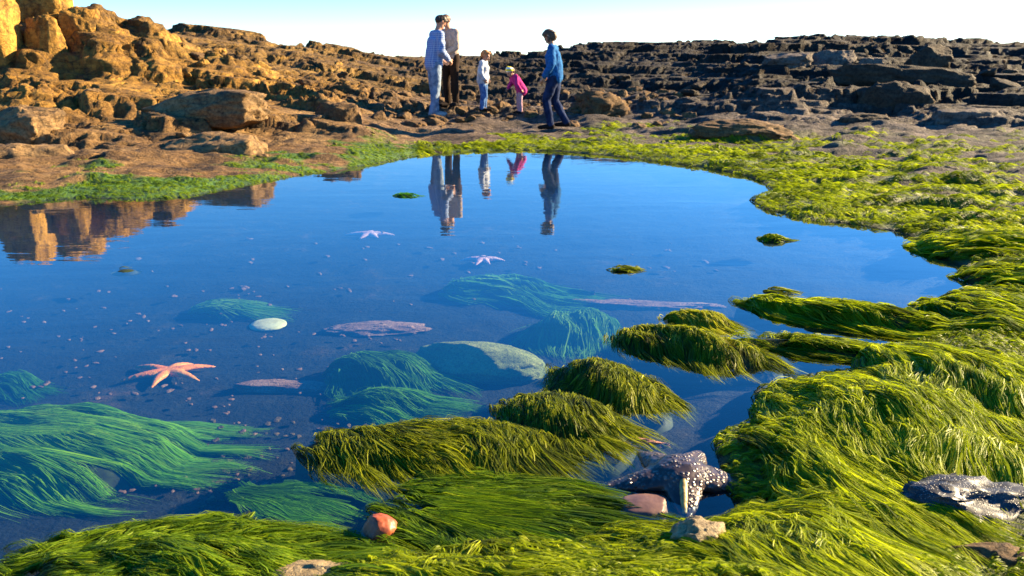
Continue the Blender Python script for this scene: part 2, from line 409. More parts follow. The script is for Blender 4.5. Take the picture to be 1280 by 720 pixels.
def terrain_mat():
    m, nt, out = new_mat('rocky_shore'); b = NB(nt); p = b.pos()
    moss = b.attr('moss'); left = b.attr('left'); under = b.attr('under'); high = b.attr('high'); dist = b.attr('farside')
    n1 = b.noise(p, 1.1, 9, 0.62, 0.4); n2 = b.noise(p, 8.0, 8, 0.65); n3 = b.noise(p, 38, 5, 0.7)
    st = b.noise(b.scale(p, (0.7, 0.7, 7.0)), 1.8, 6, 0.6, 0.6)
    f = b.math('ADD', b.math('MULTIPLY', n1, 0.4), b.math('ADD', b.math('MULTIPLY', n2, 0.35), b.math('MULTIPLY', st, 0.3)))
    gold = b.ramp(f, [(0.38, (0.09, 0.038, 0.008)), (0.52, (0.30, 0.15, 0.022)), (0.66, (0.50, 0.28, 0.045))])
    tan = b.ramp(f, [(0.38, (0.05, 0.026, 0.010)), (0.52, (0.21, 0.112, 0.036)), (0.66, (0.38, 0.23, 0.085))])
    dark = b.ramp(f, [(0.42, (0.008, 0.006, 0.006)), (0.55, (0.020, 0.015, 0.011)), (0.68, (0.11, 0.07, 0.036))])
    grey = b.ramp(f, [(0.40, (0.03, 0.023, 0.020)), (0.52, (0.10, 0.075, 0.06)), (0.66, (0.24, 0.18, 0.14))])
    lo = b.mix(left, grey, tan); hi = b.mix(left, dark, gold)
    c = b.mix(high, lo, hi)
    c = b.mix(dist, c, b.mix(left, dark, b.ramp(f, [(0.40, (0.04, 0.022, 0.008)), (0.54, (0.20, 0.11, 0.026)), (0.68, (0.44, 0.26, 0.055))])))
    sm = b.ramp(b.noise(p, 2.6, 7, 0.7, 0.8), [(0.54, (0, 0, 0)), (0.64, (1, 1, 1))])
    c = b.mix(b.math('MULTIPLY', sm, 0.6), c, (0.02, 0.015, 0.012))
    v = b.vor(b.scale(p, (1, 1, 1.6)), 2.6, 'DISTANCE_TO_EDGE')
    ck = b.ramp(v.outputs['Distance'], [(0.0, (0, 0, 0)), (0.05, (1, 1, 1))])
    c = b.mix(b.math('MULTIPLY', b.math('SUBTRACT', 1.0, ck), 0.5), c, (0.02, 0.016, 0.012))  # crack lines darkened in the colour, as shade in the fissures
    mo = b.ramp(b.noise(p, 13, 7, 0.75, 0.3), [(0.40, (0.22, 0.20, 0.18)), (0.54, (1, 1, 1))])
    c = b.mix(0.65, c, mo, 'MULTIPLY')
    mg = b.ramp(n2, [(0.35, (0.03, 0.05, 0.004)), (0.6, (0.12, 0.16, 0.006)), (0.75, (0.25, 0.26, 0.02))])
    mg2 = b.ramp(n2, [(0.35, (0.02, 0.06, 0.004)), (0.6, (0.07, 0.17, 0.008)), (0.75, (0.16, 0.25, 0.015))])
    c = b.mix(moss, c, b.mix(left, mg, mg2))
    fl = b.ramp(b.math('ADD', b.math('MULTIPLY', n1, 0.5), b.math('MULTIPLY', n2, 0.5)), [(0.40, (0.002, 0.003, 0.006)), (0.53, (0.006, 0.009, 0.014)), (0.59, (0.03, 0.022, 0.014)), (0.68, (0.14, 0.06, 0.04))])
    c = b.mix(under, c, fl)
    h = b.math('ADD', b.math('MULTIPLY', n2, 0.6), b.math('ADD', b.math('MULTIPLY', n3, 0.4), b.math('MULTIPLY', st, 0.5)))
    nr = b.bump(h, 1.0, 0.12)
    rough = b.math('SUBTRACT', 0.85, b.math('MULTIPLY', moss, 0.25))
    s = b.pbsdf(c, rough, 0.3, nr); b.l(s.outputs[0], out.inputs[0]); return m

ground = link('ground', fast_mesh('ground', V, Q, attrs={
    'moss': MOSS.ravel(), 'left': LEFT.ravel(), 'under': sst(0.03, -0.05, SD).ravel(), 'high': sst(0.3, 0.75, BASE).ravel(),
    'farside': (sst(14.5, 17, np.hypot(GX, GY))).ravel()}, mats=[terrain_mat()]))
tag(ground, kind='structure')
del DX, DY

# ------------------------------------------------------------------ water
def water_mat():
    m, nt, out = new_mat('pool_water'); b = NB(nt); p = b.pos()
    n = b.noise(b.scale(p, (1.0, 2.2, 1)), 2.2, 3, 0.5, 0.3)
    n2 = b.noise(b.scale(p, (1.0, 2.0, 1)), 11, 2, 0.5)
    h = b.math('ADD', b.math('MULTIPLY', n, 0.8), b.math('MULTIPLY', n2, 0.10))
    pm = b.ramp(b.noise(b.scale(p, (0.5, 1.6, 1)), 1.1, 4, 0.6, 0.5), [(0.4, (0.15, 0.15, 0.15)), (0.65, (1, 1, 1))])
    h = b.math('MULTIPLY', h, pm)
    nr = b.bump(h, 0.05, 0.03)
    ge = b.n('ShaderNodeNewGeometry'); vd = b.n('ShaderNodeVectorMath'); vd.operation = 'DOT_PRODUCT'; b.l(nr, vd.inputs[0]); b.l(ge.outputs['Incoming'], vd.inputs[1])
    cs = b.math('ABSOLUTE', vd.outputs['Value'])     # Schlick, the same from above and below (a thin unrefracting sheet)
    fr = b.math('ADD', 0.02, b.math('MULTIPLY', 0.98, b.math('POWER', b.math('SUBTRACT', 1.0, cs, True), 3.4)), True)
    gl = b.n('ShaderNodeBsdfGlossy'); gl.inputs['Roughness'].default_value = 0.015; b.l(nr, gl.inputs['Normal'])
    tr = b.n('ShaderNodeBsdfTransparent'); tr.inputs['Color'].default_value = (0.9, 0.97, 1, 1)
    mx = b.n('ShaderNodeMixShader'); b.l(fr, mx.inputs[0]); b.l(tr.outputs[0], mx.inputs[1]); b.l(gl.outputs[0], mx.inputs[2])
    b.l(mx.outputs[0], out.inputs['Surface'])
    va = b.n('ShaderNodeVolumeAbsorption'); va.inputs['Color'].default_value = (0.0, 0.60, 0.85, 1); va.inputs['Density'].default_value = 0.55
    vs = b.n('ShaderNodeVolumeScatter'); vs.inputs['Color'].default_value = (0.0, 0.24, 1.0, 1); vs.inputs['Density'].default_value = 0.13
    ad = b.n('ShaderNodeAddShader'); b.l(va.outputs[0], ad.inputs[0]); b.l(vs.outputs[0], ad.inputs[1])
    b.l(ad.outputs[0], out.inputs['Volume'])
    return m
wb = bmesh.new(); bmesh.ops.create_cube(wb, size=1)
wm = bpy.data.meshes.new('water')
for v in wb.verts: v.co = (-4.0 + v.co.x * 21, 5.8 + v.co.y * 13.6, -0.5 + v.co.z * 1.0)
wb.to_mesh(wm); wb.free(); wm.materials.append(water_mat())
tag(link('water', wm), kind='structure')

def ico(sub):
    bm = bmesh.new(); bmesh.ops.create_icosphere(bm, subdivisions=sub, radius=1)
    V = np.array([v.co[:] for v in bm.verts]); T = np.array([[v.index for v in f.verts] for f in bm.faces]); bm.free(); return V, T
ICO5 = ico(5); ICO4 = ico(4); ICO3 = ico(3); ICO2 = ico(2); ICO1 = ico(1)


# ------------------------------------------------------------------ strands of weed
def strands(roots, flow, surf, L, per=10, Rl=0.02, w=0.003, seg=7, lift=0.012, wob=0.3, rng=RNG, zcap=None, taper=0.35, shade=None):
    """locks of ribbon blades: one guide per root, `per` blades round it. Returns V, Q, rnd, along"""
    N = len(roots); L = np.broadcast_to(L, (N,))
    G = np.zeros((N, seg, 2)); G[:, 0] = roots
    D = np.zeros((N, seg, 2))
    ph = rng.uniform(0, 100, N)
    for k in range(seg):
        d = flow(G[:, k, 0], G[:, k, 1])
        ang = wob * noise3(G[:, k, 0] * 3.0, G[:, k, 1] * 3.0, 2.5) * 1.6 + wob * 1.0 * noise3(G[:, k, 0] * 13, G[:, k, 1] * 13, ph * 0.03)
        c, s = np.cos(ang), np.sin(ang)
        d = np.stack([d[:, 0] * c - d[:, 1] * s, d[:, 0] * s + d[:, 1] * c], -1)
        D[:, k] = d
        if k < seg - 1: G[:, k + 1] = G[:, k] + d * (L / (seg - 1))[:, None]
    t = np.linspace(0, 1, seg)
    lockh = rng.uniform(0.2, 1.0, N)
    o = rng.uniform(-1, 1, (N, per)); sl = rng.uniform(0.75, 1.1, (N, per)); o2 = rng.normal(0, 0.8, (N, per))
    Rv = np.broadcast_to(Rl, (N,))
    wide = (0.55 + 0.9 * t - 1.1 * np.maximum(t - 0.55, 0))  # bundle opens then closes
    side = np.stack([-D[..., 1], D[..., 0]], -1)             # N,seg,2
    off = (o[:, :, None] * wide[None, None, :] + o2[:, :, None] * t[None, None, :] ** 2) * Rv[:, None, None]
    # blades of differing length: slide along guide
    tt = t[None, None, :] * sl[:, :, None]
    P = G[:, None, :, :] + D[:, None, :, :] * ((tt - t) * L[:, None, None])[..., None] + side[:, None] * off[..., None]
    X = P[..., 0]; Y = P[..., 1]
    Z0 = surf(X, Y)
    hump = np.sin(np.pi * np.clip(t, 0, 1) ** 0.7)
    Z = Z0 + lift * (0.15 + hump[None, None, :] * (0.3 + 0.7 * lockh[:, None, None])) + np.sqrt(np.maximum(1 - o ** 2, 0))[:, :, None] * Rv[:, None, None] * 0.75 * (0.35 + hump)[None, None, :]
    off2 = 0; Z = Z + rng.normal(0, 0.22, (N, per, 1)) * Rv[:, None, None]
    if zcap is not None: Z = np.minimum(Z, zcap)
    wv = (w if np.ndim(w) == 0 else np.asarray(w)[:, None, None]) * np.exp(rng.normal(-.1, 0.5, (N, per, 1))) * (1 - (1 - taper) * t ** 2)[None, None, :]
    roll = rng.normal(0, 0.55, (N, per, 1))
    sx = side[:, None, :, 0] * np.cos(roll); sy = side[:, None, :, 1] * np.cos(roll); sz = np.sin(roll) * np.ones_like(sx)
    A = np.stack([X - sx * wv / 2, Y - sy * wv / 2, Z - sz * wv / 2], -1); B = np.stack([X + sx * wv / 2, Y + sy * wv / 2, Z + sz * wv / 2], -1)
    V = np.stack([A, B], 3).reshape(-1, 3)                   # N,per,seg,2,3
    n = N * per
    base = (np.arange(n) * seg * 2)[:, None] + (np.arange(seg - 1) * 2)[None, :]
    Q = np.stack([base, base + 1, base + 3, base + 2], -1).reshape(-1, 4)
    lk = rng.uniform(0, 1, (N, 1)) if shade is None else np.clip(shade[:, None] + rng.normal(0, .12, (N, 1)), 0, 1)
    rnd = np.clip(0.72 * lk + 0.28 * rng.uniform(0, 1, (N, per)), 0, 1)
    rnd = np.broadcast_to(rnd[:, :, None, None], (N, per, seg, 2)).reshape(-1)
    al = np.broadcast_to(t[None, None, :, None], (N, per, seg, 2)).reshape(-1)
    return V, Q, rnd, al

class Mound:
    """a hummock of weed: elliptical back with a crest, resting on the pool floor or the shore"""
    def __init__(s, p1, p2, b, hgt, z0=-0.03, skew=0.0, pw=0.6, skirt=True):
        s.skirt = skirt
        sunk = z0 <= -0.09
        P1 = at(*p1, z=-.08 if sunk else 0)[:2]; P2 = at(*p2, z=-.08 if sunk else 0)[:2]
        if sunk: z0 = float(tfast(*((P1 + P2) / 2))) - 0.01; hgt = min(hgt, -z0 - .015)
        s.sunk = sunk; s.c = (P1 + P2) / 2; v = P2 - P1; s.a = np.linalg.norm(v) / 2; s.ax = v / (2 * s.a); s.bx = np.array([-s.ax[1], s.ax[0]])
        s.b = b; s.h = hgt * (0.72 if not sunk else 1.0); s.zc = 9; s.z0 = z0; s.pw = pw; s.seed = random.uniform(0, 50); s.f = s.ax
    def loc(s, x, y):
        dx = x - s.c[0]; dy = y - s.c[1]
        return (dx * s.ax[0] + dy * s.ax[1]) / s.a, (dx * s.bx[0] + dy * s.bx[1]) / s.b
    def z(s, x, y):
        p, q = s.loc(x, y)
        fx = x * s.f[0] + y * s.f[1]; fy = -x * s.f[1] + y * s.f[0]        # along and across the comb of the weed
        fw = fy + 0.05 * noise3(x * 3, y * 3, s.seed + 8)
        n = noise3(x * 3.6, y * 3.6, s.seed); n2 = noise3(fx * 5, fw * 19, s.seed + 3); n3 = 1 - 1.5 * np.abs(noise3(fx * 2.2, fw * 8.5, s.seed + 5))
        up = (x - s.c[0]) * s.f[0] + (y - s.c[1]) * s.f[1]                 # steeper upstream, long tail downstream
        r2 = (p * p + q * q) * (1 + 0.10 * np.tanh(up * 6)) + 0.55 * n * np.minimum(p * p + q * q, 1.2) + 0.14 * n2
        k = 1 - r2
        z = s.h * np.sign(k) * np.minimum(np.abs(k), 1.2) ** s.pw * (0.72 + 0.34 * n3 + 0.20 * n) + s.h * 0.16 * n2
        return s.z0 + np.where(k > 0, z, np.maximum(z, -0.10 - 0.5 * s.h))
    def grad(s, x, y):
        e = 0.01
        return np.stack([(s.z(x + e, y) - s.z(x - e, y)) / (2 * e), (s.z(x, y + e) - s.z(x, y - e)) / (2 * e)], -1)
    def body(s):
        nr, na = 26, 80
        rr = np.linspace(0, 1.25, nr)[:, None]; aa = np.linspace(0, 2 * np.pi, na, endpoint=False)[None, :]
        p = rr * np.cos(aa); q = rr * np.sin(aa)
        x = s.c[0] + p * s.a * s.ax[0] + q * s.b * s.bx[0]; y = s.c[1] + p * s.a * s.ax[1] + q * s.b * s.bx[1]
        z = np.minimum(s.z(x, y), s.zc) - 0.006
        z[-1] = np.minimum(np.minimum(z[-1], s.z0 - 0.06), tfast(x[-1], y[-1]) - 0.02) if s.skirt else -0.012
        if not s.skirt: z = np.maximum(z, -0.015)
        V = np.stack([x, y, z], -1).reshape(-1, 3); I = np.arange(nr * na).reshape(nr, na)
        J = np.roll(I, -1, 1)
        Q = np.stack([I[:-1], J[:-1], J[1:], I[1:]], -1).reshape(-1, 4)
        return V, Q

def weed_thing(name, label, cat, group, mound, flow_px, n, L, mat, per=10, Rl=0.016, w=0.003, lift=0.012, wob=0.45, down=0.35, zcap=None, root_bias=-0.35, spread=1.12, zfloor=None, under=-0.012, seg=7, shade=0.5, fan=0.0, beads=0):
    m = mound
    if zcap is not None: m.zc = zcap
    f0 = at(*flow_px[1])[:2] - at(*flow_px[0])[:2]; f0 /= np.linalg.norm(f0); m.f = f0
    w = w * .78; n = int(n * 1.25)
    rng = np.random.default_rng(int(abs(m.c[0] * 1000) + abs(m.c[1] * 77)))
    th = rng.uniform(0, 2 * np.pi, n); r = np.sqrt(rng.uniform(0, 1, n)) * (spread if not m.sunk else .88)
    p = r * np.cos(th); q = r * np.sin(th)
    pos = m.c + (p * m.a)[:, None] * m.ax + (q * m.b)[:, None] * m.bx
    fx = pos @ f0; fy = pos @ np.array([-f0[1], f0[0]])
    keep = noise3(fx * 3, fy * 15, m.seed + 20) + 0.5 * noise3(fx * 9, fy * 40, m.seed + 21) > -0.16 + rng.normal(0, .08, n)
    pos = pos[keep]; n = len(pos)
    # roots sit a little upstream
    pos = pos + f0 * (root_bias * L)
    def flow(x, y):
        g = -m.grad(x, y); gl = np.linalg.norm(g, axis=-1, keepdims=True)
        g = g / np.maximum(gl, 1e-6) * np.minimum(gl, 1.0)
        pq = m.loc(x, y)
        cx = np.stack([x - m.c[0], y - m.c[1]], -1); cx = cx / (np.linalg.norm(cx, axis=-1, keepdims=True) + 1e-6)
        d = f0 + down * g + fan * cx
        return d / (np.linalg.norm(d, axis=-1, keepdims=True) + 1e-9)
    def surf(x, y):
        z = m.z(x, y)
        g = np.maximum(tfast(x, y) + .004, under if not m.sunk else -9)
        return np.maximum(z, g if zfloor is None else zfloor)
    Lr = L * 1.25 * rng.uniform(0.5, 1.35, n)
    sh = np.clip(shade + 0.55 * noise3(pos[:, 0] * 3, pos[:, 1] * 3, 7.7) + 0.5 * noise3(pos[:, 0] * 12, pos[:, 1] * 12, 3.7), 0, 1)
    V1, Q1, rnd, al = strands(pos, flow, surf, Lr, per, Rl, w, seg, lift, wob, rng, zcap, shade=sh)
    ns = int(n * (.05 if m.sunk else .35))
    V2, Q2, r2_, a2 = strands(pos[rng.permutation(n)[:ns]] + rng.normal(0, .02, (ns, 2)), flow, surf, Lr[:ns] * .45, per, Rl * 1.3, w * .85, 5, lift * 1.2, wob * 1.8, rng, zcap, shade=np.clip(sh[rng.permutation(n)[:ns]] + .15, 0, 1))
    Q1 = np.concatenate([Q1, Q2 + len(V1)]); V1 = np.concatenate([V1, V2]); rnd = np.concatenate([rnd, r2_]); al = np.concatenate([al, a2])
    V0, Q0 = m.body()
    V = np.concatenate([V0, V1]); Q = np.concatenate([Q0, Q1 + len(V0)])
    mi = np.concatenate([np.ones(len(Q0), int), np.zeros(len(Q1), int)])
    al0 = np.concatenate([np.zeros(len(V0)), al]); rn0 = np.concatenate([np.zeros(len(V0)), rnd]); TT = None
    if beads:
        bp = m.c + rng.normal(0, .28, (beads, 1)) * m.a * m.ax + (rng.normal(.45, .22, (beads, 1)) * m.b) * m.bx
        bz = m.z(bp[:, 0], bp[:, 1]) + .014; bV, bT = ICO1
        rr = rng.uniform(.003, .0065, beads)
        BV = bV[None] * rr[:, None, None] * np.array([1, 1, .8]) + np.stack([bp[:, 0], bp[:, 1], bz], -1)[:, None]
        TT = (bT[None] + (np.arange(beads) * len(bV))[:, None, None]).reshape(-1, 3) + len(V)
        V = np.concatenate([V, BV.reshape(-1, 3)]); k = beads * len(bV); al0 = np.concatenate([al0, np.ones(k)]); rn0 = np.concatenate([rn0, np.repeat(rng.uniform(.5, 1, beads), len(bV))])
        mi = np.concatenate([mi, np.zeros(len(TT), int)])
    org = np.array([m.c[0], m.c[1], m.z0])
    me = fast_mesh(name, V - org, Q, TT, attrs={'rnd': rn0, 'along': al0}, mats=[mat, BODY], mat_idx=mi)
    o = link(name, me, loc=org)
    tag(o, label, cat, group); return o

G1 = 'seaweed mounds breaking the surface on the right'
G2 = 'seaweed beds lying under the water'
WD = 'seaweed mound'
# emergent mounds, right and centre
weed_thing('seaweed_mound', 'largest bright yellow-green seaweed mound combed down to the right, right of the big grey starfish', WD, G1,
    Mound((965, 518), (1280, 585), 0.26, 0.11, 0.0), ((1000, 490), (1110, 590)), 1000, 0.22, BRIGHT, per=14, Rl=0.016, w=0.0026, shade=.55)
weed_thing('seaweed_mound', 'yellow-green seaweed mound draped beside the big grey starfish, its locks curling down to the right', WD, G1,
    Mound((970, 560), (1130, 690), 0.17, 0.11, 0.0), ((920, 560), (1010, 660)), 800, 0.24, BRIGHT, per=14, Rl=0.014, w=0.0026, shade=.45)
weed_thing('seaweed_mound', 'bright seaweed mound at the bottom edge between the tan rock and the brown gritty rock', WD, G1,
    Mound((890, 690), (1090, 740), 0.17, 0.10, 0.0), ((920, 660), (1040, 720)), 500, 0.24, BRIGHT, per=14, Rl=0.013, w=0.0026, shade=.6)
weed_thing('seaweed_mound', 'broad shaggy seaweed mound at the right edge above the wet grey rock', WD, G1,
    Mound((1110, 450), (1330, 560), 0.26, 0.14, 0.02), ((1130, 440), (1260, 540)), 800, 0.25, BRIGHT, per=14, Rl=0.016, w=0.0026, shade=.55)
weed_thing('seaweed_mound', 'dark fronted seaweed mound with a lit top where the pool shore turns in, right edge', WD, G1,
    Mound((1165, 385), (1330, 420), 0.26, 0.11, 0.0), ((1190, 380), (1300, 410)), 450, 0.26, BRIGHT, per=12, Rl=0.018, w=0.005, shade=.5)
weed_thing('seaweed_mound', 'small rounded seaweed mound on the far right shore beside the water notch', WD, G1,
    Mound((1150, 312), (1270, 318), 0.22, 0.10, 0.0), ((1160, 310), (1260, 318)), 260, 0.24, BRIGHT, per=10, Rl=0.02, w=0.007, shade=.5)
weed_thing('seaweed_mound', 'pair-topped seaweed mound just above the shaded shore mound at the right edge', WD, G1,
    Mound((1215, 352), (1330, 356), 0.22, 0.09, 0.0), ((1220, 345), (1320, 352)), 240, 0.24, BRIGHT, per=10, Rl=0.02, w=0.006, shade=.5)
weed_thing('seaweed_mound', 'long thin tongue of seaweed reaching left into open water towards a pointed tip', WD, G1,
    Mound((945, 382), (1215, 418), 0.12, 0.075, 0.0), ((950, 380), (1180, 425)), 420, 0.22, BRIGHT, per=12, Rl=0.015, w=0.0045, shade=.5, down=.4)
weed_thing('seaweed_mound', 'low streak of seaweed trailing right into the narrow channel behind the largest mound', WD, G1,
    Mound((930, 426), (1110, 446), 0.075, 0.05, 0.0), ((930, 425), (1100, 450)), 260, 0.20, BRIGHT, per=12, Rl=0.013, w=0.0032, shade=.45, down=.5)
weed_thing('seaweed_mound', 'flattened bushy seaweed mound pointing left, between the tiny islet and the dark channel', WD, G1,
    Mound((785, 422), (960, 455), 0.13, 0.085, 0.0), ((800, 420), (930, 470)), 420, 0.15, OLIVE, per=12, Rl=0.014, w=0.0026, shade=.6)
weed_thing('seaweed_mound', 'olive seaweed mound with pale knobbly flank, right of the mossy oval stone', WD, G1,
    Mound((708, 462), (820, 508), 0.14, 0.085, -0.005), ((720, 450), (810, 530)), 480, 0.15, OLIVE, per=12, Rl=0.014, w=0.003, shade=.55)
weed_thing('seaweed_islet', 'tiny seaweed islet alone in the water above the bushy pointed mound', 'seaweed islet', None,
    Mound((842, 400), (910, 408), 0.075, 0.05, 0.0), ((845, 395), (910, 410)), 130, 0.14, OLIVE, per=10, Rl=0.012, w=0.003, shade=.6)
weed_thing('seaweed_mound', 'dark olive seaweed mound drooping between the knobbly mound and the central tangle', WD, G1,
    Mound((640, 508), (775, 545), 0.15, 0.07, -0.008), ((660, 495), (760, 560)), 460, 0.15, OLIVE, per=12, Rl=0.014, w=0.003, shade=.45)
weed_thing('seaweed_mound', 'central tangle of olive seaweed with pale beaded crest, its long locks sweeping right', WD, G1,
    Mound((400, 562), (690, 556), 0.14, 0.055, -0.008), ((500, 540), (700, 600)), 950, 0.19, OLIVE, beads=420, per=12, Rl=0.014, w=0.0026, shade=.5)
weed_thing('seaweed_mound', 'smooth dark green seaweed fan just under the surface beside the round orange stone', WD, G1,
    Mound((500, 638), (735, 648), 0.17, 0.085, -0.05), ((480, 625), (740, 660)), 900, 0.24, MEADOW, per=12, Rl=0.012, w=0.0026, shade=.5, zcap=0.015, wob=.2, down=.5)
weed_thing('seaweed_mound', 'long green seaweed mound along the bottom left edge with dark ragged fringe', WD, G1,
    Mound((5, 726), (410, 728), 0.17, 0.11, -0.03), ((150, 650), (330, 705)), 1100, 0.21, MEADOW, per=13, Rl=0.013, w=0.0026, shade=.6, down=.9)
weed_thing('seaweed_mound', 'low yellowish moss bank along the bottom edge left of the tan rock', WD, G1,
    Mound((470, 735), (830, 722), 0.13, 0.07, 0.0), ((500, 700), (700, 715)), 650, 0.13, BRIGHT, per=12, Rl=0.010, w=0.003, shade=.5, wob=.8)
weed_thing('seaweed_mound', 'green seaweed cushion wrapped round the foot of the tan rock', WD, G1,
    Mound((745, 692), (930, 702), 0.09, 0.06, -0.005), ((760, 660), (900, 700)), 420, 0.18, BRIGHT, per=12, Rl=0.011, w=0.003, shade=.4)
# submerged beds
SB = 'seaweed bed'
weed_thing('seaweed_bed', 'big smooth green seaweed bed under water at the left edge, below the orange starfish', SB, G2,
    Mound((-110, 552), (235, 556), 0.29, 0.12, -0.12), ((-20, 540), (250, 565)), 1300, 0.30, GREEN, per=13, Rl=0.012, w=0.003, shade=.8, zcap=-0.006, wob=.08, lift=.006, down=.3)
weed_thing('seaweed_bed', 'teal sunken seaweed bed with hanging blades, upper right of the mossy oval stone', SB, G2,
    Mound((665, 402), (785, 410), 0.22, 0.10, -0.16), ((710, 390), (730, 440)), 300, 0.22, TEAL, per=10, Rl=0.016, w=0.005, shade=.6, zcap=-0.02)
weed_thing('seaweed_bed', 'dim blue-green seaweed bed between the pale disc stone and the mossy oval stone', SB, G2,
    Mound((410, 455), (550, 465), 0.19, 0.10, -0.18), ((420, 440), (520, 470)), 300, 0.22, TEAL, per=10, Rl=0.016, w=0.005, shade=.3, zcap=-0.03)
weed_thing('seaweed_bed', 'green sunken seaweed patch in front of the dim bed, ending at pink gritty stone', SB, G2,
    Mound((415, 500), (550, 498), 0.13, 0.08, -0.14), ((420, 490), (530, 500)), 260, 0.2, GREEN, per=10, Rl=0.013, w=0.003, shade=.5, zcap=-0.02)
weed_thing('seaweed_bed', 'faint sunken seaweed bed in mid pool just beyond the small pink starfish', SB, G2,
    Mound((560, 350), (710, 358), 0.24, 0.08, -0.15), ((540, 345), (700, 365)), 300, 0.32, TEAL, per=10, Rl=0.02, w=0.006, shade=.5, zcap=-0.02)
weed_thing('seaweed_bed', 'small sunken green streak of seaweed left of the small pink starfish', SB, G2,
    Mound((245, 374), (315, 382), 0.12, 0.05, -0.09), ((250, 372), (310, 380)), 90, 0.2, TEAL, per=10, Rl=0.015, w=0.005, shade=.6, zcap=-0.02)
weed_thing('seaweed_bed', 'dark green sunken clump at the left edge level with the orange starfish', SB, G2,
    Mound((-20, 467), (40, 470), 0.10, 0.06, -0.09), ((-10, 465), (30, 470)), 90, 0.16, GREEN, per=10, Rl=0.013, w=0.003, shade=.4, zcap=-0.02)
weed_thing('seaweed_bed', 'thin green sunken strip between the round orange stone and the big left seaweed bed', SB, G2,
    Mound((310, 615), (430, 625), 0.06, 0.05, -0.06), ((310, 610), (420, 622)), 160, 0.16, GREEN, per=10, Rl=0.010, w=0.003, shade=.5, zcap=-0.006)
# floating scraps
def scrap(label, c, wpx, mat, n, L, w, hgt=0.022, shade=.5):
    weed_thing('floating_seaweed', label, 'floating seaweed', 'seaweed scraps floating on the pool', Mound((c[0] - wpx / 3, c[1]), (c[0] + wpx / 3, c[1] + 1), 0.055, hgt, -0.003, skirt=False),
        ((c[0] - 20, c[1]), (c[0] + 20, c[1] + 1)), n // 2, L * .7, mat, per=8, Rl=0.009, w=w * .7, lift=0.004, shade=shade, zfloor=-0.002)
scrap('brown-green seaweed scrap floating alone on the left of the pool', (158, 338), 42, OLIVE, 60, 0.12, .006, shade=.2)
scrap('flat green seaweed scrap floating beside the reflection of the two men', (508, 244), 36, GREEN, 60, 0.14, .009, .02)
scrap('yellow-green seaweed tuft standing in open water near the right shore', (967, 300), 44, BRIGHT, 90, 0.12, .008, .05, .5)
scrap('thin dark seaweed scrap floating in the middle right of the pool', (778, 336), 44, OLIVE, 50, 0.12, .006, .014, .3)
scrap('faint short seaweed scrap floating just above the long thin tongue', (972, 364), 34, OLIVE, 30, 0.12, .006, .01, .3)

# ------------------------------------------------------------------ weed cover of the shore
def cover(name, n, region, mat, seed, L0, keep, per=9, kind='stuff', shade0=.5, fine=1.0):
    rng = np.random.default_rng(seed)
    pts = region(rng, n)
    x, y = pts[:, 0], pts[:, 1]
    yy = np.maximum(y, .6); u = 640 + FPX * x / yy
    sd = pool_sd(x, y); base = profile(u, np.maximum(y, 0))
    m = moss_mask(x, y, sd, base, u) * keep(x, y, u)
    k = (rng.uniform(0, 1, n) < m) & (sd > -0.04)
    pts = pts[k]; x, y = pts[:, 0], pts[:, 1]
    dist = np.hypot(x, y)
    e = 0.03
    def flow(px, py):
        g = np.stack([tfast(px + e, py) - tfast(px - e, py), tfast(px, py + e) - tfast(px, py - e)], -1) / (2 * e)
        g = -g / (1 + np.linalg.norm(g, axis=-1, keepdims=True))
        d = np.array([0.75, -0.45]) + 1.0 * g
        return d / (np.linalg.norm(d, axis=-1, keepdims=True) + 1e-9)
    def surf(X, Y):
        return np.maximum(tfast(X, Y), -0.01)
    sh = np.clip(shade0 + 0.12 * sst(4, 8, dist) + 0.9 * fbm(x * 1.5, y * 2.5, 3.3, 3), 0, 1)
    sc = np.clip(dist / 5, .75, 1.7)
    V, Q, rnd, al = strands(pts, flow, surf, L0 * sc * rng.uniform(.6, 1.2, len(pts)), per, 0.014 * sc * fine, 0.003 * sc * fine, 5, 0.010 * fine, 0.8, rng, shade=sh)
    o = link(name, fast_mesh(name, V, Q, attrs={'rnd': rnd, 'along': al}, mats=[mat])); tag(o, 'yellow-green seaweed carpet' if mat is BRIGHT else 'green seaweed fringe', 'seaweed', None, kind); return o

def reg_right(rng, n):
    y = 1.25 + (13.5 - 1.25) * rng.uniform(0, 1, n) ** 1.5
    u = rng.uniform(520, 1500, n)
    return np.stack([(u - 640) / FPX * y, y], -1)
def reg_left(rng, n):
    y = rng.uniform(6, 12, n); u = rng.uniform(-150, 640, n)
    return np.stack([(u - 640) / FPX * y, y], -1)
def wetrock(x, y, u):
    c = at(1215, 655)[:2]; c2 = at(1110, 720)[:2]; return (1 - sst(0.30, 0.2, np.hypot((x - c[0]) / 1.2, y - c[1]))) * (1 - 0.8 * sst(0.22, 0.12, np.hypot((x - c2[0]) / 1.5, y - c2[1])))
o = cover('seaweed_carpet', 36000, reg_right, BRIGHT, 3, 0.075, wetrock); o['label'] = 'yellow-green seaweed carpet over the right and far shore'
o = cover('seaweed_fringe', 24000, reg_left, MEADOW, 4, 0.035, lambda x, y, u: 1.0, shade0=.75, fine=.38); o['label'] = 'green seaweed fringe along the left shore'

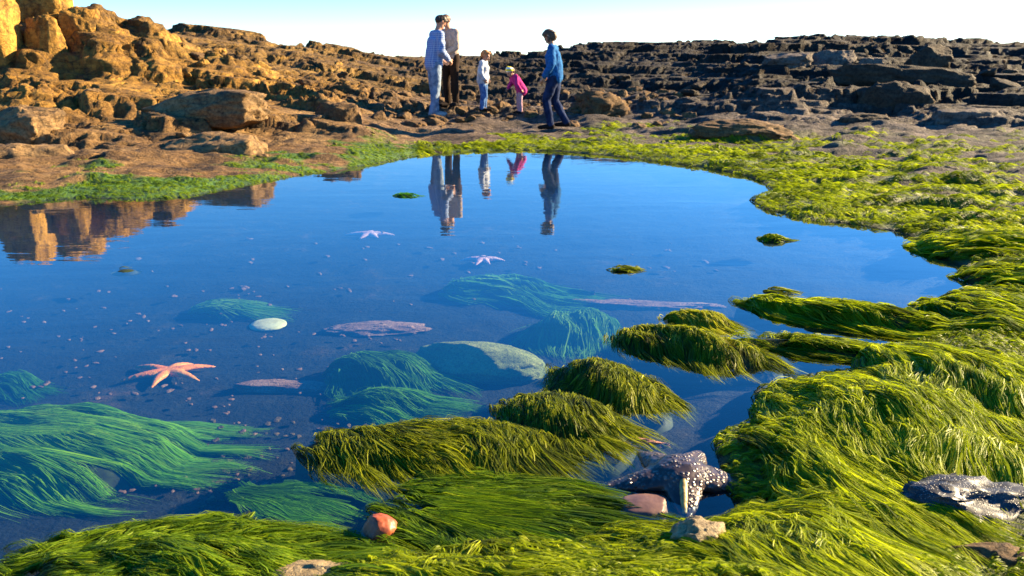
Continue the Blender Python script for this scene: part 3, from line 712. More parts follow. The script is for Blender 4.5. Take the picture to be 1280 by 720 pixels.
# ------------------------------------------------------------------ boulders
def boulder_shape(seed, sub=ICO5, box=0.6, cuts=9, rough=0.12, cutlo=0.62):
    rng = np.random.default_rng(seed); V, T = sub; V = V.copy()
    # towards a box
    q = np.abs(V).max(1, keepdims=True); V = V * (1 - box) + box * (V / q) * 0.82
    for k in range(cuts):
        nrm = rng.normal(size=3); nrm /= np.linalg.norm(nrm); d = rng.uniform(cutlo, 0.95)
        s = V @ nrm; over = np.maximum(s - d, 0); V = V - over[:, None] * nrm * 0.92
    o = rng.uniform(0, 40, 3)
    n = np.stack([fbm(V[:, 0] * 1.6 + o[0], V[:, 1] * 1.6 + o[1], V[:, 2] * 1.6 + o[2] + 11 * k, 5, .55) for k in range(3)], -1)
    V = V + n * rough * 1.6
    cr = ridged(V[:, 0] * 1.8 + o[1], V[:, 1] * 1.8, V[:, 2] * 2.6 + o[0], 4) - .5
    fi = fbm(V[:, 0] * 7 + o[2], V[:, 1] * 7, V[:, 2] * 7 + o[1], 3)
    V = V * (1 + rough * (0.9 * cr + 0.45 * fi)[:, None])
    return V, T

def boulder(name, label, c, size, mat, seed, rot=0.0, tilt=0.0, group=None, cat='boulder', sub=ICO5, **kw):
    V, T = boulder_shape(seed, sub, **kw)
    V = V * np.array(size) / 2
    me = fast_mesh(name, V, T=T, mats=[mat]); o = link(name, me, loc=c); o.rotation_euler = (0, tilt, rot); tag(o, label, cat, group); return o

def pxb(label, x0, y0, x1, y1, d, mat, seed, depth=0.8, name='boulder', group=None, sink=0.3, **kw):
    """a boulder seen between two corners of the photo, standing d metres away"""
    c = at_depth((x0 + x1) / 2, (y0 + y1) / 2, d); sl = math.hypot(d, CAM_H - c[2])
    W = (x1 - x0) / FPX * sl; H = (y1 - y0) / FPX * sl
    c = c + np.array([0, 0, -H * sink])
    return boulder(name, label, c, (W * 1.08, W * depth, H * (1 + 2 * sink) * 1.05), mat, seed, group=group, **kw)

GL = 'golden boulders of the left cliff'
pxb('tall golden rock pillar at the left edge of the photo', -45, -10, 20, 96, 13.2, GOLD, 21, .9, 'rock_pillar', GL, cat='rock pillar', box=.75, cutlo=.75)
pxb('broad golden rock block right of the dark crevice on the left cliff', 31, 18, 80, 92, 13.5, GOLD, 22, .8, 'rock_block', GL, cat='rock block', box=.8, cutlo=.75)
pxb('leaning golden block on the left cliff top, right of the broad block', 80, 10, 124, 52, 14.1, GOLD, 33, .8, 'rock_block', GL, cat='rock block', box=.7, cutlo=.7)
pxb('capping rock on top of the cliff, cut by the top edge of the photo', 20, -26, 82, 16, 14.3, GOLD, 24, .8, 'boulder', GL)
pxb('domed golden boulder with a shadow on its left, middle of the left cliff', 105, 34, 168, 76, 14.3, GOLD, 25, .8, 'boulder', GL, box=.3)
pxb('sloping golden boulder at the right end of the left cliff crest', 160, 40, 238, 86, 14.8, GOLD, 26, .8, 'boulder', GL, box=.3)
pxb('fluted pale golden block at the foot of the left cliff', 102, 78, 152, 116, 13.5, GOLD, 27, .7, 'rock_block', GL, cat='rock block', box=.7)
pxb('upright pale rock slab beside the fluted block at the cliff foot', 150, 80, 176, 119, 13.5, GOLD, 28, .8, 'rock_block', GL, cat='rock block', box=.8)
pxb('squat golden boulder right of the upright slab at the cliff foot', 178, 88, 214, 117, 13.8, GOLD, 29, .9, 'boulder', GL)
pxb('small golden boulder at the left edge under the tall pillar', -12, 92, 27, 122, 12.9, GOLD, 30, .9, 'boulder', GL)
pxb('rounded brown boulder poking from the dark back slope', 300, 78, 352, 110, 16.2, GOLD, 31, .9, 'boulder', GL)
pxb('craggy yellow-brown boulder at the left edge above the smooth hump', -25, 132, 84, 176, 9.6, TAN, 32, .7, 'boulder', 'boulders on the left bank', box=.4, rough=.14)
pxb('smooth tan rock hump at the left edge by the weed fringe', -35, 180, 94, 224, 8.6, TAN, 33, .7, 'rock_hump', 'boulders on the left bank', cat='rock hump', box=.2, cuts=3)
pxb('flat tan slab with a dark undercut on the left bank', 90, 186, 178, 212, 8.9, TAN, 34, .7, 'rock_slab', 'boulders on the left bank', cat='rock slab', box=.8)
pxb('long brown ledge slab casting the widest shadow on the left bank', 170, 110, 330, 142, 10.9, TAN, 35, .5, 'rock_slab', 'boulders on the left bank', cat='rock slab', box=.7, cutlo=.5)
pxb('tan slab sloping towards the pool below the long ledge', 190, 166, 330, 200, 9.4, TAN, 36, .6, 'rock_slab', 'boulders on the left bank', cat='rock slab', box=.6)
pxb('reddish flat stone lying in the weed fringe of the left shore', 254, 224, 316, 240, 8.0, TAN, 37, .5, 'rock_slab', 'boulders on the left bank', cat='rock slab', box=.4)
pxb('brown rounded outcrop left of the people where bank meets rubble', 392, 128, 462, 164, 11.8, RUBB, 38, .7, 'boulder', 'boulders on the left bank')
GR = 'boulders of the dark ridge on the right'
pxb('pale flat slab high on the dark ridge', 955, 66, 1022, 82, 17.0, SLATE, 41, .7, 'rock_slab', GR, cat='rock slab', box=.8)
pxb('longer flat slab right of the pale one high on the dark ridge', 1016, 62, 1068, 88, 17.2, SLATE, 42, .7, 'rock_slab', GR, cat='rock slab', box=.8)
pxb('small grey block right of the flat slabs on the dark ridge', 1072, 72, 1102, 84, 16.8, SLATE, 43, .8, 'rock_block', GR, cat='rock block', box=.7)
pxb('dark boulder with sunlit orange right tip near the ridge top', 1132, 56, 1190, 84, 16.8, DARK, 44, .7, 'boulder', GR, box=.3)
pxb('long sloping dark ledge running down to the right across the ridge', 1040, 82, 1220, 112, 15.5, DARK, 45, .35, 'rock_ledge', GR, cat='rock ledge', box=.6, tilt=R(4))
pxb('overhanging dark block with lit right edge low on the ridge', 1072, 104, 1162, 152, 14.0, DARK, 46, .6, 'rock_block', GR, cat='rock block', box=.5)
pxb('blue-grey rock with a pale top at the ridge foot, right edge', 1155, 134, 1262, 166, 12.6, SLATE, 47, .6, 'boulder', GR)
pxb('low rounded dark rock at the ridge foot above the weed flats', 1046, 142, 1112, 158, 12.6, DARK, 48, .7, 'boulder', GR, box=.2)
pxb('tan streaked slab sloping between weed and ridge, right of the woman', 868, 152, 990, 174, 11.6, RUBB, 49, .7, 'rock_slab', GR, cat='rock slab', box=.1, cuts=5, tilt=R(3), rough=.18)
pxb('brown rubble heap of a boulder just right of the woman', 714, 120, 790, 150, 14.6, RUBB, 50, .8, 'boulder', GR, rough=.26, box=.1)

# scattered rocks on the slopes: a few shapes, many copies
def scatter(name, label, cat, group, protos, n, region, seed, smin, smax, ok, flat=0.7):
    rng = np.random.default_rng(seed); k = 0; tries = 0
    pts = region(rng, n * 6); z, sd, base, u, left = terr(pts[:, 0], pts[:, 1], True)
    for i in range(len(pts)):
        if k >= n: break
        if not ok(sd[i], base[i], u[i]): continue
        s = smin * (smax / smin) ** rng.uniform() ** 1.5
        o = link(name, protos[k % len(protos)])
        o.location = (pts[i, 0], pts[i, 1], z[i] - s * 0.06); o.scale = (s * rng.uniform(.7, 1.25), s * rng.uniform(.7, 1.1), s * flat * rng.uniform(.6, 1.1))
        o.rotation_euler = (rng.normal(0, .2), rng.normal(0, .2), rng.uniform(0, 6.28)); tag(o, label, cat, group); k += 1
def protos(name, mat, n, seed, sub=ICO4, **kw):
    out = []
    for i in range(n):
        V, T = boulder_shape(seed + i, sub, **kw); out.append(fast_mesh(name, V * .5, T=T, mats=[mat]))
    return out
def reg(u0, u1, y0, y1):
    def f(rng, n):
        y = rng.uniform(y0, y1, n); u = rng.uniform(u0, u1, n); return np.stack([(u - 640) / FPX * y, y], -1)
    return f
PG = protos('cliff_rock', GOLD, 6, 100); PD = protos('ridge_rock', DARK, 6, 120); PR = protos('rubble_rock', RUBB, 8, 140, rough=.14); PT = protos('bank_rock', TAN, 5, 160)
PS = protos('slab_rock', SLATE, 4, 180, box=.75)
scatter('cliff_rock', 'one of many jagged golden rocks strewn over the left cliff', 'rock', 'loose rocks on the left cliff', PG, 9, reg(-60, 300, 12.4, 14), 1, .10, .28, lambda s, b, u: b > .55)
scatter('slope_rock', 'one of many brown rocks on the slope behind the two men', 'rock', 'loose rocks on the slope behind the men', PG + PR, 10, reg(230, 560, 14.0, 18), 2, .15, .5, lambda s, b, u: b > .45)
scatter('bank_rock', 'one of many small tan rocks lying on the left bank', 'rock', 'loose rocks on the left bank', PT, 40, reg(-60, 520, 8.4, 12.5), 3, .06, .26, lambda s, b, u: s > .8 and b < .75, .45)
scatter('ridge_rock', 'one of many dark rocks covering the right ridge', 'rock', 'loose rocks on the dark ridge', PD, 60, reg(690, 1330, 13.5, 18), 4, .2, .7, lambda s, b, u: b > .35, .5)
scatter('rubble_rock', 'one of many sunlit brown rubble stones on the ground around the people', 'rock', 'rubble stones around the people', PR, 170, reg(440, 860, 12.8, 17), 5, .10, .42, lambda s, b, u: .09 < b < .62, .75)

# ------------------------------------------------------------------ near rocks
def nearrock(name, label, px, z, size, mat, seed, cat='rock', rot=0.0, group=None, tilt=0.0, **kw):
    if z < -.015:
        for _ in range(4): q = at(*px, z); z = max(tz1(q[0], q[1]) + .22 * size[2], -.2)
    c = at(*px, z); return boulder(name, label, c, size, mat, seed, rot, tilt, group, cat, **kw)
nearrock('wet_rock', 'wet glistening dark grey rock under the shaggy mound at the right edge', (1222, 648), 0.015, (.52, .30, .17), WET, 61, box=.1, rough=.24)
nearrock('wet_rock', 'dark hollow-sided wet rock beside the glistening one, under the largest mound', (1165, 610), 0.0, (.20, .16, .14), WET, 62, box=.3, rough=.16)
nearrock('gritty_rock', 'brown gritty rock at the bottom right edge', (1075, 722), 0.03, (.42, .14, .14), SAND, 63, box=.3, rough=.16)
nearrock('ochre_ledge', 'ochre rock ledge at the bottom right corner', (1240, 715), 0.03, (.36, .12, .14), RUBB, 64, 'rock ledge', box=.4)
nearrock('tan_rock', 'pointed tan rock rising from weed at the bottom edge', (872, 690), 0.06, (.18, .14, .17), SAND, 65, box=.2, rough=.12)
nearrock('sandy_rock', 'pale gritty rock strip at the bottom edge left of centre', (400, 730), 0.0, (.30, .10, .10), SAND, 66, box=.3, rough=.14)

# underwater stones
PALE = plain_mat('pale_disc_stone', (0.55, 0.43, 0.20), (0.78, 0.64, 0.34), 14, .7)
ORANGE = plain_mat('orange_stone', (0.20, 0.035, 0.008), (0.36, 0.085, 0.02), 22, .5, .5)
PINK = rock_mat('pink_crust_rock', (0.12, 0.045, 0.035), (0.48, 0.20, 0.13), (0.80, 0.42, 0.28), 8, bumpd=.01, stain_amt=.4)
MAUVE = plain_mat('mauve_stone', (0.09, 0.045, 0.038), (0.17, 0.09, 0.065), 16, .5, .4)
MOSSY = rock_mat('mossy_oval_stone', (0.06, 0.09, 0.02), (0.24, 0.30, 0.06), (0.60, 0.58, 0.20), 9, bumpd=.012, stain_shade=(0.05, 0.07, 0.03), crack=.2)
nearrock('disc_stone', 'smooth pale cream disc-shaped stone under the water', (335, 406), -.022, (.19, .19, .04), PALE, 71, 'stone', cuts=0, box=.05, rough=.03)
nearrock('round_stone', 'round orange stone half buried in dark weed at the bottom', (472, 667), -.008, (.115, .09, .105), ORANGE, 72, 'stone', cuts=2, box=.15, rough=.05)
nearrock('oval_stone', 'large oval stone covered in pale green moss, lying in mid pool', (600, 454), -.035, (.62, .30, .16), MOSSY, 73, 'stone', box=.1, cuts=3, rough=.08, rot=R(-22))
nearrock('sunken_slab', 'long pinkish sunken slab reaching right from the orange starfish', (355, 484), -.10, (.46, .10, .05), PINK, 74, 'rock slab', box=.4, rot=R(-3))
nearrock('sunken_slab', 'mauve gritty sunken slab right of the pale disc stone', (470, 411), -.10, (.55, .20, .05), PINK, 75, 'rock slab', box=.4, rough=.18)
nearrock('sunken_rock', 'small pink gritty sunken rock at the end of the green sunken patch', (508, 504), -.04, (.13, .06, .06), PINK, 76, 'rock', rough=.18)
nearrock('sunken_slab', 'long pink gravelly sunken slab stretching across the right middle of the pool', (800, 381), -.08, (.95, .16, .05), PINK, 77, 'rock slab', rough=.2, rot=R(-8))
nearrock('smooth_stone', 'smooth brownish mauve stone beside the big grey starfish in shade', (808, 636), -.012, (.17, .13, .055), MAUVE, 78, 'stone', cuts=3, box=.2, rough=.03)
nearrock('sunken_rock', 'narrow pinkish sunken ledge behind the big grey starfish', (808, 556), -.01, (.16, .05, .04), PINK, 79, 'rock', box=.5, rot=R(-4))

# pebble litter on the pool floor
def litter(name, label, mat, n, seed, boxpx, smin, smax):
    rng = np.random.default_rng(seed); Vs, Ts = [], []; off = 0; bV, bT = ICO2
    x0, y0, x1, y1 = boxpx
    for i in range(n):
        cx, cy = rng.uniform(x0, x1), rng.uniform(y0, y1)
        if noise3(cx * .013, cy * .03, seed) < -0.05: continue
        p = at(cx, cy, -.12); s = rng.uniform(smin, smax)
        v = bV * (1 + .35 * rng.normal(size=(len(bV), 1)) * .5) * np.array([s * rng.uniform(.6, 2), s, s * .45])
        a = rng.uniform(0, 6.28); v = np.stack([v[:, 0] * math.cos(a) - v[:, 1] * math.sin(a), v[:, 0] * math.sin(a) + v[:, 1] * math.cos(a), v[:, 2]], -1)
        Vs.append(v + np.array([p[0], p[1], min(-.05, max(p[2], tz1(p[0], p[1]) + s * .2))])); Ts.append(bT + off); off += len(bV)
    o = link(name, fast_mesh(name, np.concatenate(Vs), T=np.concatenate(Ts), mats=[mat])); tag(o, label, 'pebbles', None, 'stuff')
LIT = rock_mat('shell_litter', (0.05, 0.018, 0.015), (0.24, 0.09, 0.06), (0.55, 0.30, 0.20), 20, bumpd=.003)
litter('pebbles', 'pink and brown pebbles and shell bits littering the pool floor', LIT, 420, 5, (0, 360, 520, 620), .004, .012)
litter('pebbles', 'pebble litter in the far half of the pool', LIT, 90, 6, (120, 285, 900, 380), .010, .022)
litter('pebbles', 'brown pebble litter near the central weed tangle', RUBB, 260, 7, (250, 515, 460, 690), .005, .014)

# ------------------------------------------------------------------ rounded unions: starfish and people
def tube(P, Rr, n=14, flat=1.0, cap=4):
    """closed round-ended tube through points P with radii Rr"""
    P = [np.array(p, float) for p in P]; rings = []
    K = len(P)
    def frame(d):
        d = d / (np.linalg.norm(d) + 1e-9); a = np.array([0, 0, 1.0]) if abs(d[2]) < .9 else np.array([1.0, 0, 0])
        s = np.cross(d, a); s /= np.linalg.norm(s); return d, s, np.cross(s, d)
    def ring(c, r, s, u): return [c + r * (math.cos(a) * s + math.sin(a) * u * flat) for a in np.linspace(0, 2 * math.pi, n, endpoint=False)]
    V = []
    d, s, u = frame(P[1] - P[0])
    V.append([P[0] - d * Rr[0]] * 1)
    for k in range(1, cap):
        a = math.pi / 2 * k / cap; rings.append(ring(P[0] - d * Rr[0] * math.cos(a), Rr[0] * math.sin(a), s, u))
    for i in range(K):
        dd = P[min(i + 1, K - 1)] - P[max(i - 1, 0)]; d, s, u = frame(dd); rings.append(ring(P[i], Rr[i], s, u))
    for k in range(cap - 1, 0, -1):
        a = math.pi / 2 * k / cap; rings.append(ring(P[-1] + d * Rr[-1] * math.cos(a), Rr[-1] * math.sin(a), s, u))
    verts = [V[0][0]] + [p for r in rings for p in r] + [P[-1] + d * Rr[-1]]
    F = []
    for j in range(n): F.append((0, 1 + (j + 1) % n, 1 + j))
    for r in range(len(rings) - 1):
        a = 1 + r * n; b_ = a + n
        for j in range(n): F.append((a + j, a + (j + 1) % n, b_ + (j + 1) % n, b_ + j))
    a = 1 + (len(rings) - 1) * n; e = len(verts) - 1
    for j in range(n): F.append((a + j, a + (j + 1) % n, e))
    return verts, F
def ell(c, r, sub=ICO3):
    V, T = sub; return (V * np.array(r) + np.array(c)).tolist(), T.tolist()

def union(name, pieces, voxel, mats, smooth=6, parent=None, disp=None, xf=None):
    V, F = [], []
    for v, f in pieces:
        o = len(V); V += [tuple(p) for p in v]; F += [tuple(i + o for i in q) for q in f]
    me = bpy.data.meshes.new(name); me.from_pydata(V, [], F); me.update()
    bm = bmesh.new(); bm.from_mesh(me); bmesh.ops.recalc_face_normals(bm, faces=bm.faces); bm.to_mesh(me); bm.free()
    t = bpy.data.objects.new(name, me); COL.objects.link(t)
    md = t.modifiers.new('r', 'REMESH'); md.mode = 'VOXEL'; md.voxel_size = voxel; md.use_smooth_shade = True
    if smooth:
        ms = t.modifiers.new('s', 'SMOOTH'); ms.factor = 0.5; ms.iterations = smooth
    dg = bpy.context.evaluated_depsgraph_get(); dg.update()
    ne = bpy.data.meshes.new_from_object(t.evaluated_get(dg)); ne.name = name
    bpy.data.objects.remove(t); bpy.data.meshes.remove(me)
    n = len(ne.vertices); co = np.zeros(n * 3, np.float32); ne.vertices.foreach_get('co', co); co = co.reshape(-1, 3).astype(float)
    if disp is not None:
        nr = np.zeros(n * 3, np.float32); ne.vertices.foreach_get('normal', nr); co = co + nr.reshape(-1, 3) * disp(co)[:, None]
    if xf is not None: co = xf(co)
    ne.vertices.foreach_set('co', co.astype(np.float32).ravel()); ne.update()
    ne.polygons.foreach_set('use_smooth', np.ones(len(ne.polygons), bool))
    ne.materials.clear()
    for m in mats: ne.materials.append(m)
    return link(name, ne, parent)

def starfish(name, label, px, z, arms, r0, r1, core, mat, vox=.004, lift=.012, scale=1.0, tiltx=0.0):
    for _ in range(4): q = at(*px, z); z = tz1(q[0], q[1]) + .010
    c = at(*px, z); P = []
    P.append(ell((0, 0, .006), (core, core, core * .45)))
    for a, L, curl in arms:
        d = np.array([math.cos(R(a)), math.sin(R(a)), 0]); s = np.array([-d[1], d[0], 0]); pts, rad = [], []
        for t in np.linspace(0, 1, 7):
            pts.append(d * L * t + s * curl * L * t * t + np.array([0, 0, lift * math.sin(math.pi * t) * .6 + .008 * (1 - t)]))
            rad.append(r0 * (1 - t) ** .8 + r1)
        P.append(tube(pts, rad, flat=.6))
    o = union(name, P, vox, [mat], 4, disp=lambda q: .0018 * fbm(q[:, 0] * 60, q[:, 1] * 60, q[:, 2] * 60, 2))
    o.location = c; o.scale = (scale,) * 3; o.rotation_euler = (tiltx, 0, 0); tag(o, label, 'starfish'); return o
OS = star_mat('orange_starfish_skin', (0.85, 0.15, 0.01), (0.95, 0.30, 0.03), (0.95, 0.45, 0.14), 70)
starfish('starfish', 'large orange six-armed starfish lying in the clear water on the left', (211, 468), -.012,
    [(152, .20, .05), (205, .19, 0), (262, .145, .05), (-24, .17, 0), (27, .19, .02), (80, .13, -.25)], .026, .006, .034, OS, lift=.02)
PK = star_mat('pink_starfish_skin', (0.75, 0.28, 0.25), (0.90, 0.45, 0.40), (0.95, 0.65, 0.58), 60)
starfish('starfish', 'small pale pink starfish in the middle of the pool', (603, 326), -.015,
    [(175, .15, .05), (250, .12, 0), (-65, .10, .1), (5, .15, -.05), (85, .10, 0)], .030, .007, .035, PK, lift=.016)
starfish('starfish', 'faint pink starfish far out in the pool, left of the small pale one', (462, 294), -.03,
    [(178, .20, .05), (245, .13, 0), (-55, .12, .1), (5, .19, -.05), (85, .12, 0)], .035, .008, .04, PK, lift=.01, vox=.006)

def big_star_mat():
    m, nt, out = new_mat('grey_pebbled_starfish_skin'); b = NB(nt); p = b.objc()
    v = b.vor(p, 110); k = b.ramp(v.outputs['Distance'], [(0.15, (1, 1, 1)), (0.5, (0, 0, 0))])
    n = b.noise(p, 12, 5, .6)
    c0 = b.ramp(n, [(0.35, (0.018, 0.014, 0.015)), (0.65, (0.085, 0.055, 0.045))])
    k = b.math('MULTIPLY', k, b.ramp(b.noise(p, 22, 4, .65), [(0.4, (0.05, 0.05, 0.05)), (0.62, (1, 1, 1))]))
    c = b.mix(k, c0, b.ramp(b.noise(p, 30, 3), [(0.35, (0.04, 0.035, 0.035)), (0.7, (0.26, 0.23, 0.22))]))
    s = b.pbsdf(c, .35, .5, b.bump(k, 1.0, .006)); b.l(s.outputs[0], out.inputs[0]); return m
bs = bpy.data.objects.new('starfish', None); COL.objects.link(bs); c0 = at(851, 602, -0.009); bs.location = c0; bs.scale = (1.5,) * 3
tag(bs, 'big grey pebbly starfish with a cream ridged front arm, in a shaded gap', 'starfish')
arms = [(192, .155, -.06, .0), (-12, .15, .06, .0), (264, .125, .0, -.008), (58, .13, .06, .005), (124, .13, -.06, .005)]
P = [ell((0, 0, .022), (.056, .054, .024))]
for a, L, cu, dz in arms:
    d = np.array([math.cos(R(a)), math.sin(R(a)), 0]); s = np.array([-d[1], d[0], 0])
    P.append(tube([d * L * t + s * cu * L * t * t + np.array([0, 0, .018 * (1 - t) + dz * t]) for t in np.linspace(0, 1, 7)], [.044 * (1 - t) ** .8 + .008 for t in np.linspace(0, 1, 7)], flat=.5))
union('disc', P, .0045, [big_star_mat()], 5, bs, disp=lambda q: .003 * fbm(q[:, 0] * 45, q[:, 1] * 45, q[:, 2] * 45, 2))
CRM = plain_mat('cream_ridge', (0.16, 0.10, 0.03), (0.46, 0.34, 0.11), 60, .5, .4)
d = np.array([math.cos(R(262)), math.sin(R(262)), 0])
union('arm_ridge', [tube([d * L + np.array([0, 0, z]) for L, z in ((.020, .038), (.055, .023), (.085, .011), (.112, -.001))], [.005, .0085, .0075, .005])], .0022, [CRM], 2, bs, disp=lambda q: .0007 * noise3(q[:, 0] * 120, q[:, 1] * 120, q[:, 2] * 120))

# ------------------------------------------------------------------ people
SKIN = plain_mat('skin', (0.36, 0.17, 0.10), (0.46, 0.23, 0.14), 8, .55, .35, .05)
EYE = plain_mat('eye', (0.02, 0.015, 0.01), (0.05, 0.03, 0.02), 8, .2, .5, 0)
def cloth(name, c, c2=None, sc=40, rough=.9):
    return plain_mat(name, tuple(.45 * x for x in c), tuple(.65 * x for x in (c2 or c)), sc, rough, .1, .5, .004)
def plaid(name, a, b_, c_):
    m, nt, out = new_mat(name); b = NB(nt); p = b.objc()
    w1 = b.n('ShaderNodeTexWave'); w1.bands_direction = 'Z'; w1.inputs['Scale'].default_value = 9; b.l(p, w1.inputs['Vector'])
    w2 = b.n('ShaderNodeTexWave'); w2.bands_direction = 'Y'; w2.inputs['Scale'].default_value = 9; b.l(p, w2.inputs['Vector'])
    c = b.mix(b.ramp(w1.outputs['Fac'], [(.55, (0, 0, 0)), (.7, (1, 1, 1))]), a, b_); c = b.mix(b.math('MULTIPLY', b.ramp(w2.outputs['Fac'], [(.6, (0, 0, 0)), (.75, (1, 1, 1))]), .6), c, c_)
    s = b.pbsdf(c, .9, .1, b.bump(b.noise(p, 14, 4), .4, .01)); b.l(s.outputs[0], out.inputs[0]); return m

def rotY(p, piv, a):
    x, z = p[0] - piv[0], p[2] - piv[2]; c, s = math.cos(a), math.sin(a)
    return np.array([piv[0] + x * c + z * s, p[1], piv[2] - x * s + z * c])

def person(label, foot_px, top_py, yaw, J, clothes, hair, child=1.0, hat=None, skirt=False, d_hint=None):
    g = ground_at(*foot_px, lo=12.0)
    top = at_depth(foot_px[0], top_py, g[1])[2]; Ht = top - g[2]
    root = bpy.data.objects.new('person', None); COL.objects.link(root); root.location = g; root.rotation_euler = (0, 0, yaw); tag(root, label, 'person', 'family on the shore')
    A = np.array
    j = {k: A(v, float) for k, v in dict(
        pel=(0, 0, .95), wai=(-.01, 0, 1.10), che=(0, 0, 1.30), nb=(-.01, 0, 1.46), hd=(.03, 0, 1.625),
        sl=(-.01, .175, 1.41), sr=(-.01, -.175, 1.41), el=(-.04, .235, 1.13), er=(-.04, -.235, 1.13), wl=(.06, .24, .90), wr=(.06, -.24, .90),
        hl=(0, .09, .92), hr=(0, -.09, .92), kl=(.03, .10, .50), kr=(.03, -.10, .50), al=(0, .105, .09), ar=(0, -.105, .09)).items()}
    for k, v in J.items():
        if k in j: j[k] = A(v, float)
    lean = J.get('lean', 0.0)
    for k in ('wai', 'che', 'nb', 'hd', 'sl', 'sr', 'el', 'er', 'wl', 'wr'):
        if k in J and J.get('abs', False) and k in ('el', 'er', 'wl', 'wr'): continue
        j[k] = rotY(j[k], j['pel'], lean)
    hp = J.get('nod', 0.3) + lean   # head pitch
    hs = child
    def H(p):  # head-local point -> figure
        q = rotY(A(p, float) * hs, A((0, 0, 0)), hp); return j['hd'] + q
    zmax = j['hd'][2] + .115 * hs; sc = Ht / zmax
    body = []
    # torso
    body += [tube([j['pel'] + A((0, s * .06, -.03)), j['wai'] + A((0, s * .05, 0)), j['che'] + A((0, s * .07, 0)), j['nb'] + A((0, s * .06, -.05))], [.105, .10, .105, .06]) for s in (-1, 1)]
    body.append(tube([j['sl'], j['nb'] + A((0, 0, -.03)), j['sr']], [.058, .06, .058]))
    body.append(tube([j['nb'] + A((0, 0, -.03)), j['nb'] * .4 + j['hd'] * .6, H((-.01, 0, -.03))], [.062, .052, .05]))
    # head: skull, face, jaw, nose, brow, lips, chin, ears
    def E(c, r): return ell(H(c), A(r) * hs)
    body += [E((-.012, 0, .025), (.098, .078, .09)), E((.035, 0, -.025), (.062, .060, .082)), E((.048, 0, -.080), (.040, .042, .032)),
             tube([H((.090, 0, .012)), H((.112, 0, -.028))], [.009 * hs, .014 * hs]), tube([H((.086, .035, .03)), H((.094, 0, .026)), H((.086, -.035, .03))], [.010 * hs] * 3),
             tube([H((.088, .018, -.060)), H((.096, 0, -.060)), H((.088, -.018, -.060))], [.007 * hs] * 3)]
    for s in (-1, 1): body.append(tube([H((-.005, s * .080, .015)), H((-.008, s * .088, -.025))], [.016 * hs, .011 * hs], flat=.5))
    # arms and hands with five fingers
    for S, s in (('l', 1), ('r', -1)):
        sh, e, w = j['s' + S], j['e' + S], j['w' + S]
        body.append(tube([sh, (sh + e) / 2, e], [.050, .046, .037])); body.append(tube([e, e * .6 + w * .4, w], [.037, .038, .026]))
        f = (w - e) / np.linalg.norm(w - e); up = A((0, s, 0)); n_ = np.cross(f, up); n_ /= np.linalg.norm(n_) + 1e-9; sd_ = np.cross(n_, f)
        # palm plane: f along the hand, n_ across fingers, sd_ palm normal
        pal = w + f * .05
        body.append(tube([w, w + f * .045, w + f * .085], [.026, .036, .034], flat=.6))
        for q, (o, L) in enumerate(((-.030, .062), (-.010, .075), (.010, .070), (.029, .055))):
            b0 = w + f * .085 + n_ * o; pin = -sd_ * s * 1.0
            b1 = b0 + f * L * .55 - sd_ * .012; b2 = b1 + f * L * .40 - sd_ * .022
            body.append(tube([b0 - f * .02, b1, b2], [.0105, .0095, .008], n=8, cap=3))
        t0 = w + f * .03 + n_ * -.026; t1 = t0 + f * .035 - n_ * .028; t2 = t1 + f * .03 - n_ * .006
        body.append(tube([t0, t1, t2], [.013, .0115, .009], n=8, cap=3))
    # legs and feet
    for S, s in (('l', 1), ('r', -1)):
        h, k, a = j['h' + S], j['k' + S], j['a' + S]
        body.append(tube([h + A((0, 0, .02)), (h + k) / 2, k], [.088, .078, .054])); body.append(tube([k, k * .65 + a * .35, a], [.054, .055, .036]))
        fd = A((1, s * .15, 0)); body.append(tube([a + A((-.03, 0, -.045)), a + fd * .10 + A((0, 0, -.055)), a + fd * .18 + A((0, 0, -.062))], [.040, .036, .026]))
    K = lambda q: q * sc
    union('body', body, .010, [SKIN], 3, root, xf=K)
    for s in (-1, 1):
        c = H((.086, s * .032, .008)); e = ell(c, A((.007, .008, .006)) * hs, ICO2); link('eye', fast_mesh('eye', A(e[0]) * sc, T=e[1], mats=[EYE]), root)
    # clothes follow the same skeleton
    wrk = lambda amp: (lambda q: amp * fbm(q[:, 0] * 9, q[:, 1] * 9, q[:, 2] * 6, 3))
    for nm, mat, opt in clothes:
        P = []
        if nm in ('shirt', 'jacket', 'coat', 'sweater'):
            g_ = opt.get('g', .018); hem = opt.get('hem', .0); lo = j['pel'] + (j['pel'] - j['wai']) * hem
            P += [tube([lo + A((0, s * .055, 0)), j['wai'] + A((0, s * .05, 0)), j['che'] + A((0, s * .07, 0)), j['nb'] + A((0, s * .055, -.055))], [.112 + g_ * opt.get('flare', 1), .105 + g_, .108 + g_, .06 + g_ * .5]) for s in (-1, 1)]
            P.append(tube([j['sl'], j['nb'] + A((0, 0, -.04)), j['sr']], [.060 + g_ * .6, .058 + g_ * .5, .060 + g_ * .6]))
            for S in 'lr':
                sh, e, w = j['s' + S], j['e' + S], j['w' + S]; sv = opt.get('sleeve', 1.0)
                P.append(tube([sh, (sh + e) / 2, e], [.054 + g_ * .6, .052 + g_ * .7, .046 + g_ * .7]))
                if sv > 0: P.append(tube([e, e + (w - e) * .5 * sv, e + (w - e) * .97 * sv], [.046 + g_ * .7, .044 + g_ * .6, .036 + g_ * .5]))
            union(nm, P, .012, [mat], 4, root, disp=wrk(opt.get('wr', .02)), xf=K)
        elif nm in ('jeans', 'trousers', 'leggings'):
            g_ = opt.get('g', .014)
            P.append(tube([j['hl'] + A((0, -.02, .05)), j['pel'] + A((0, 0, .05)), j['hr'] + A((0, .02, .05))], [.105 + g_, .108 + g_, .105 + g_]))
            P.append(tube([j['pel'], j['wai'] * .6 + j['pel'] * .4], [.12, .115]))
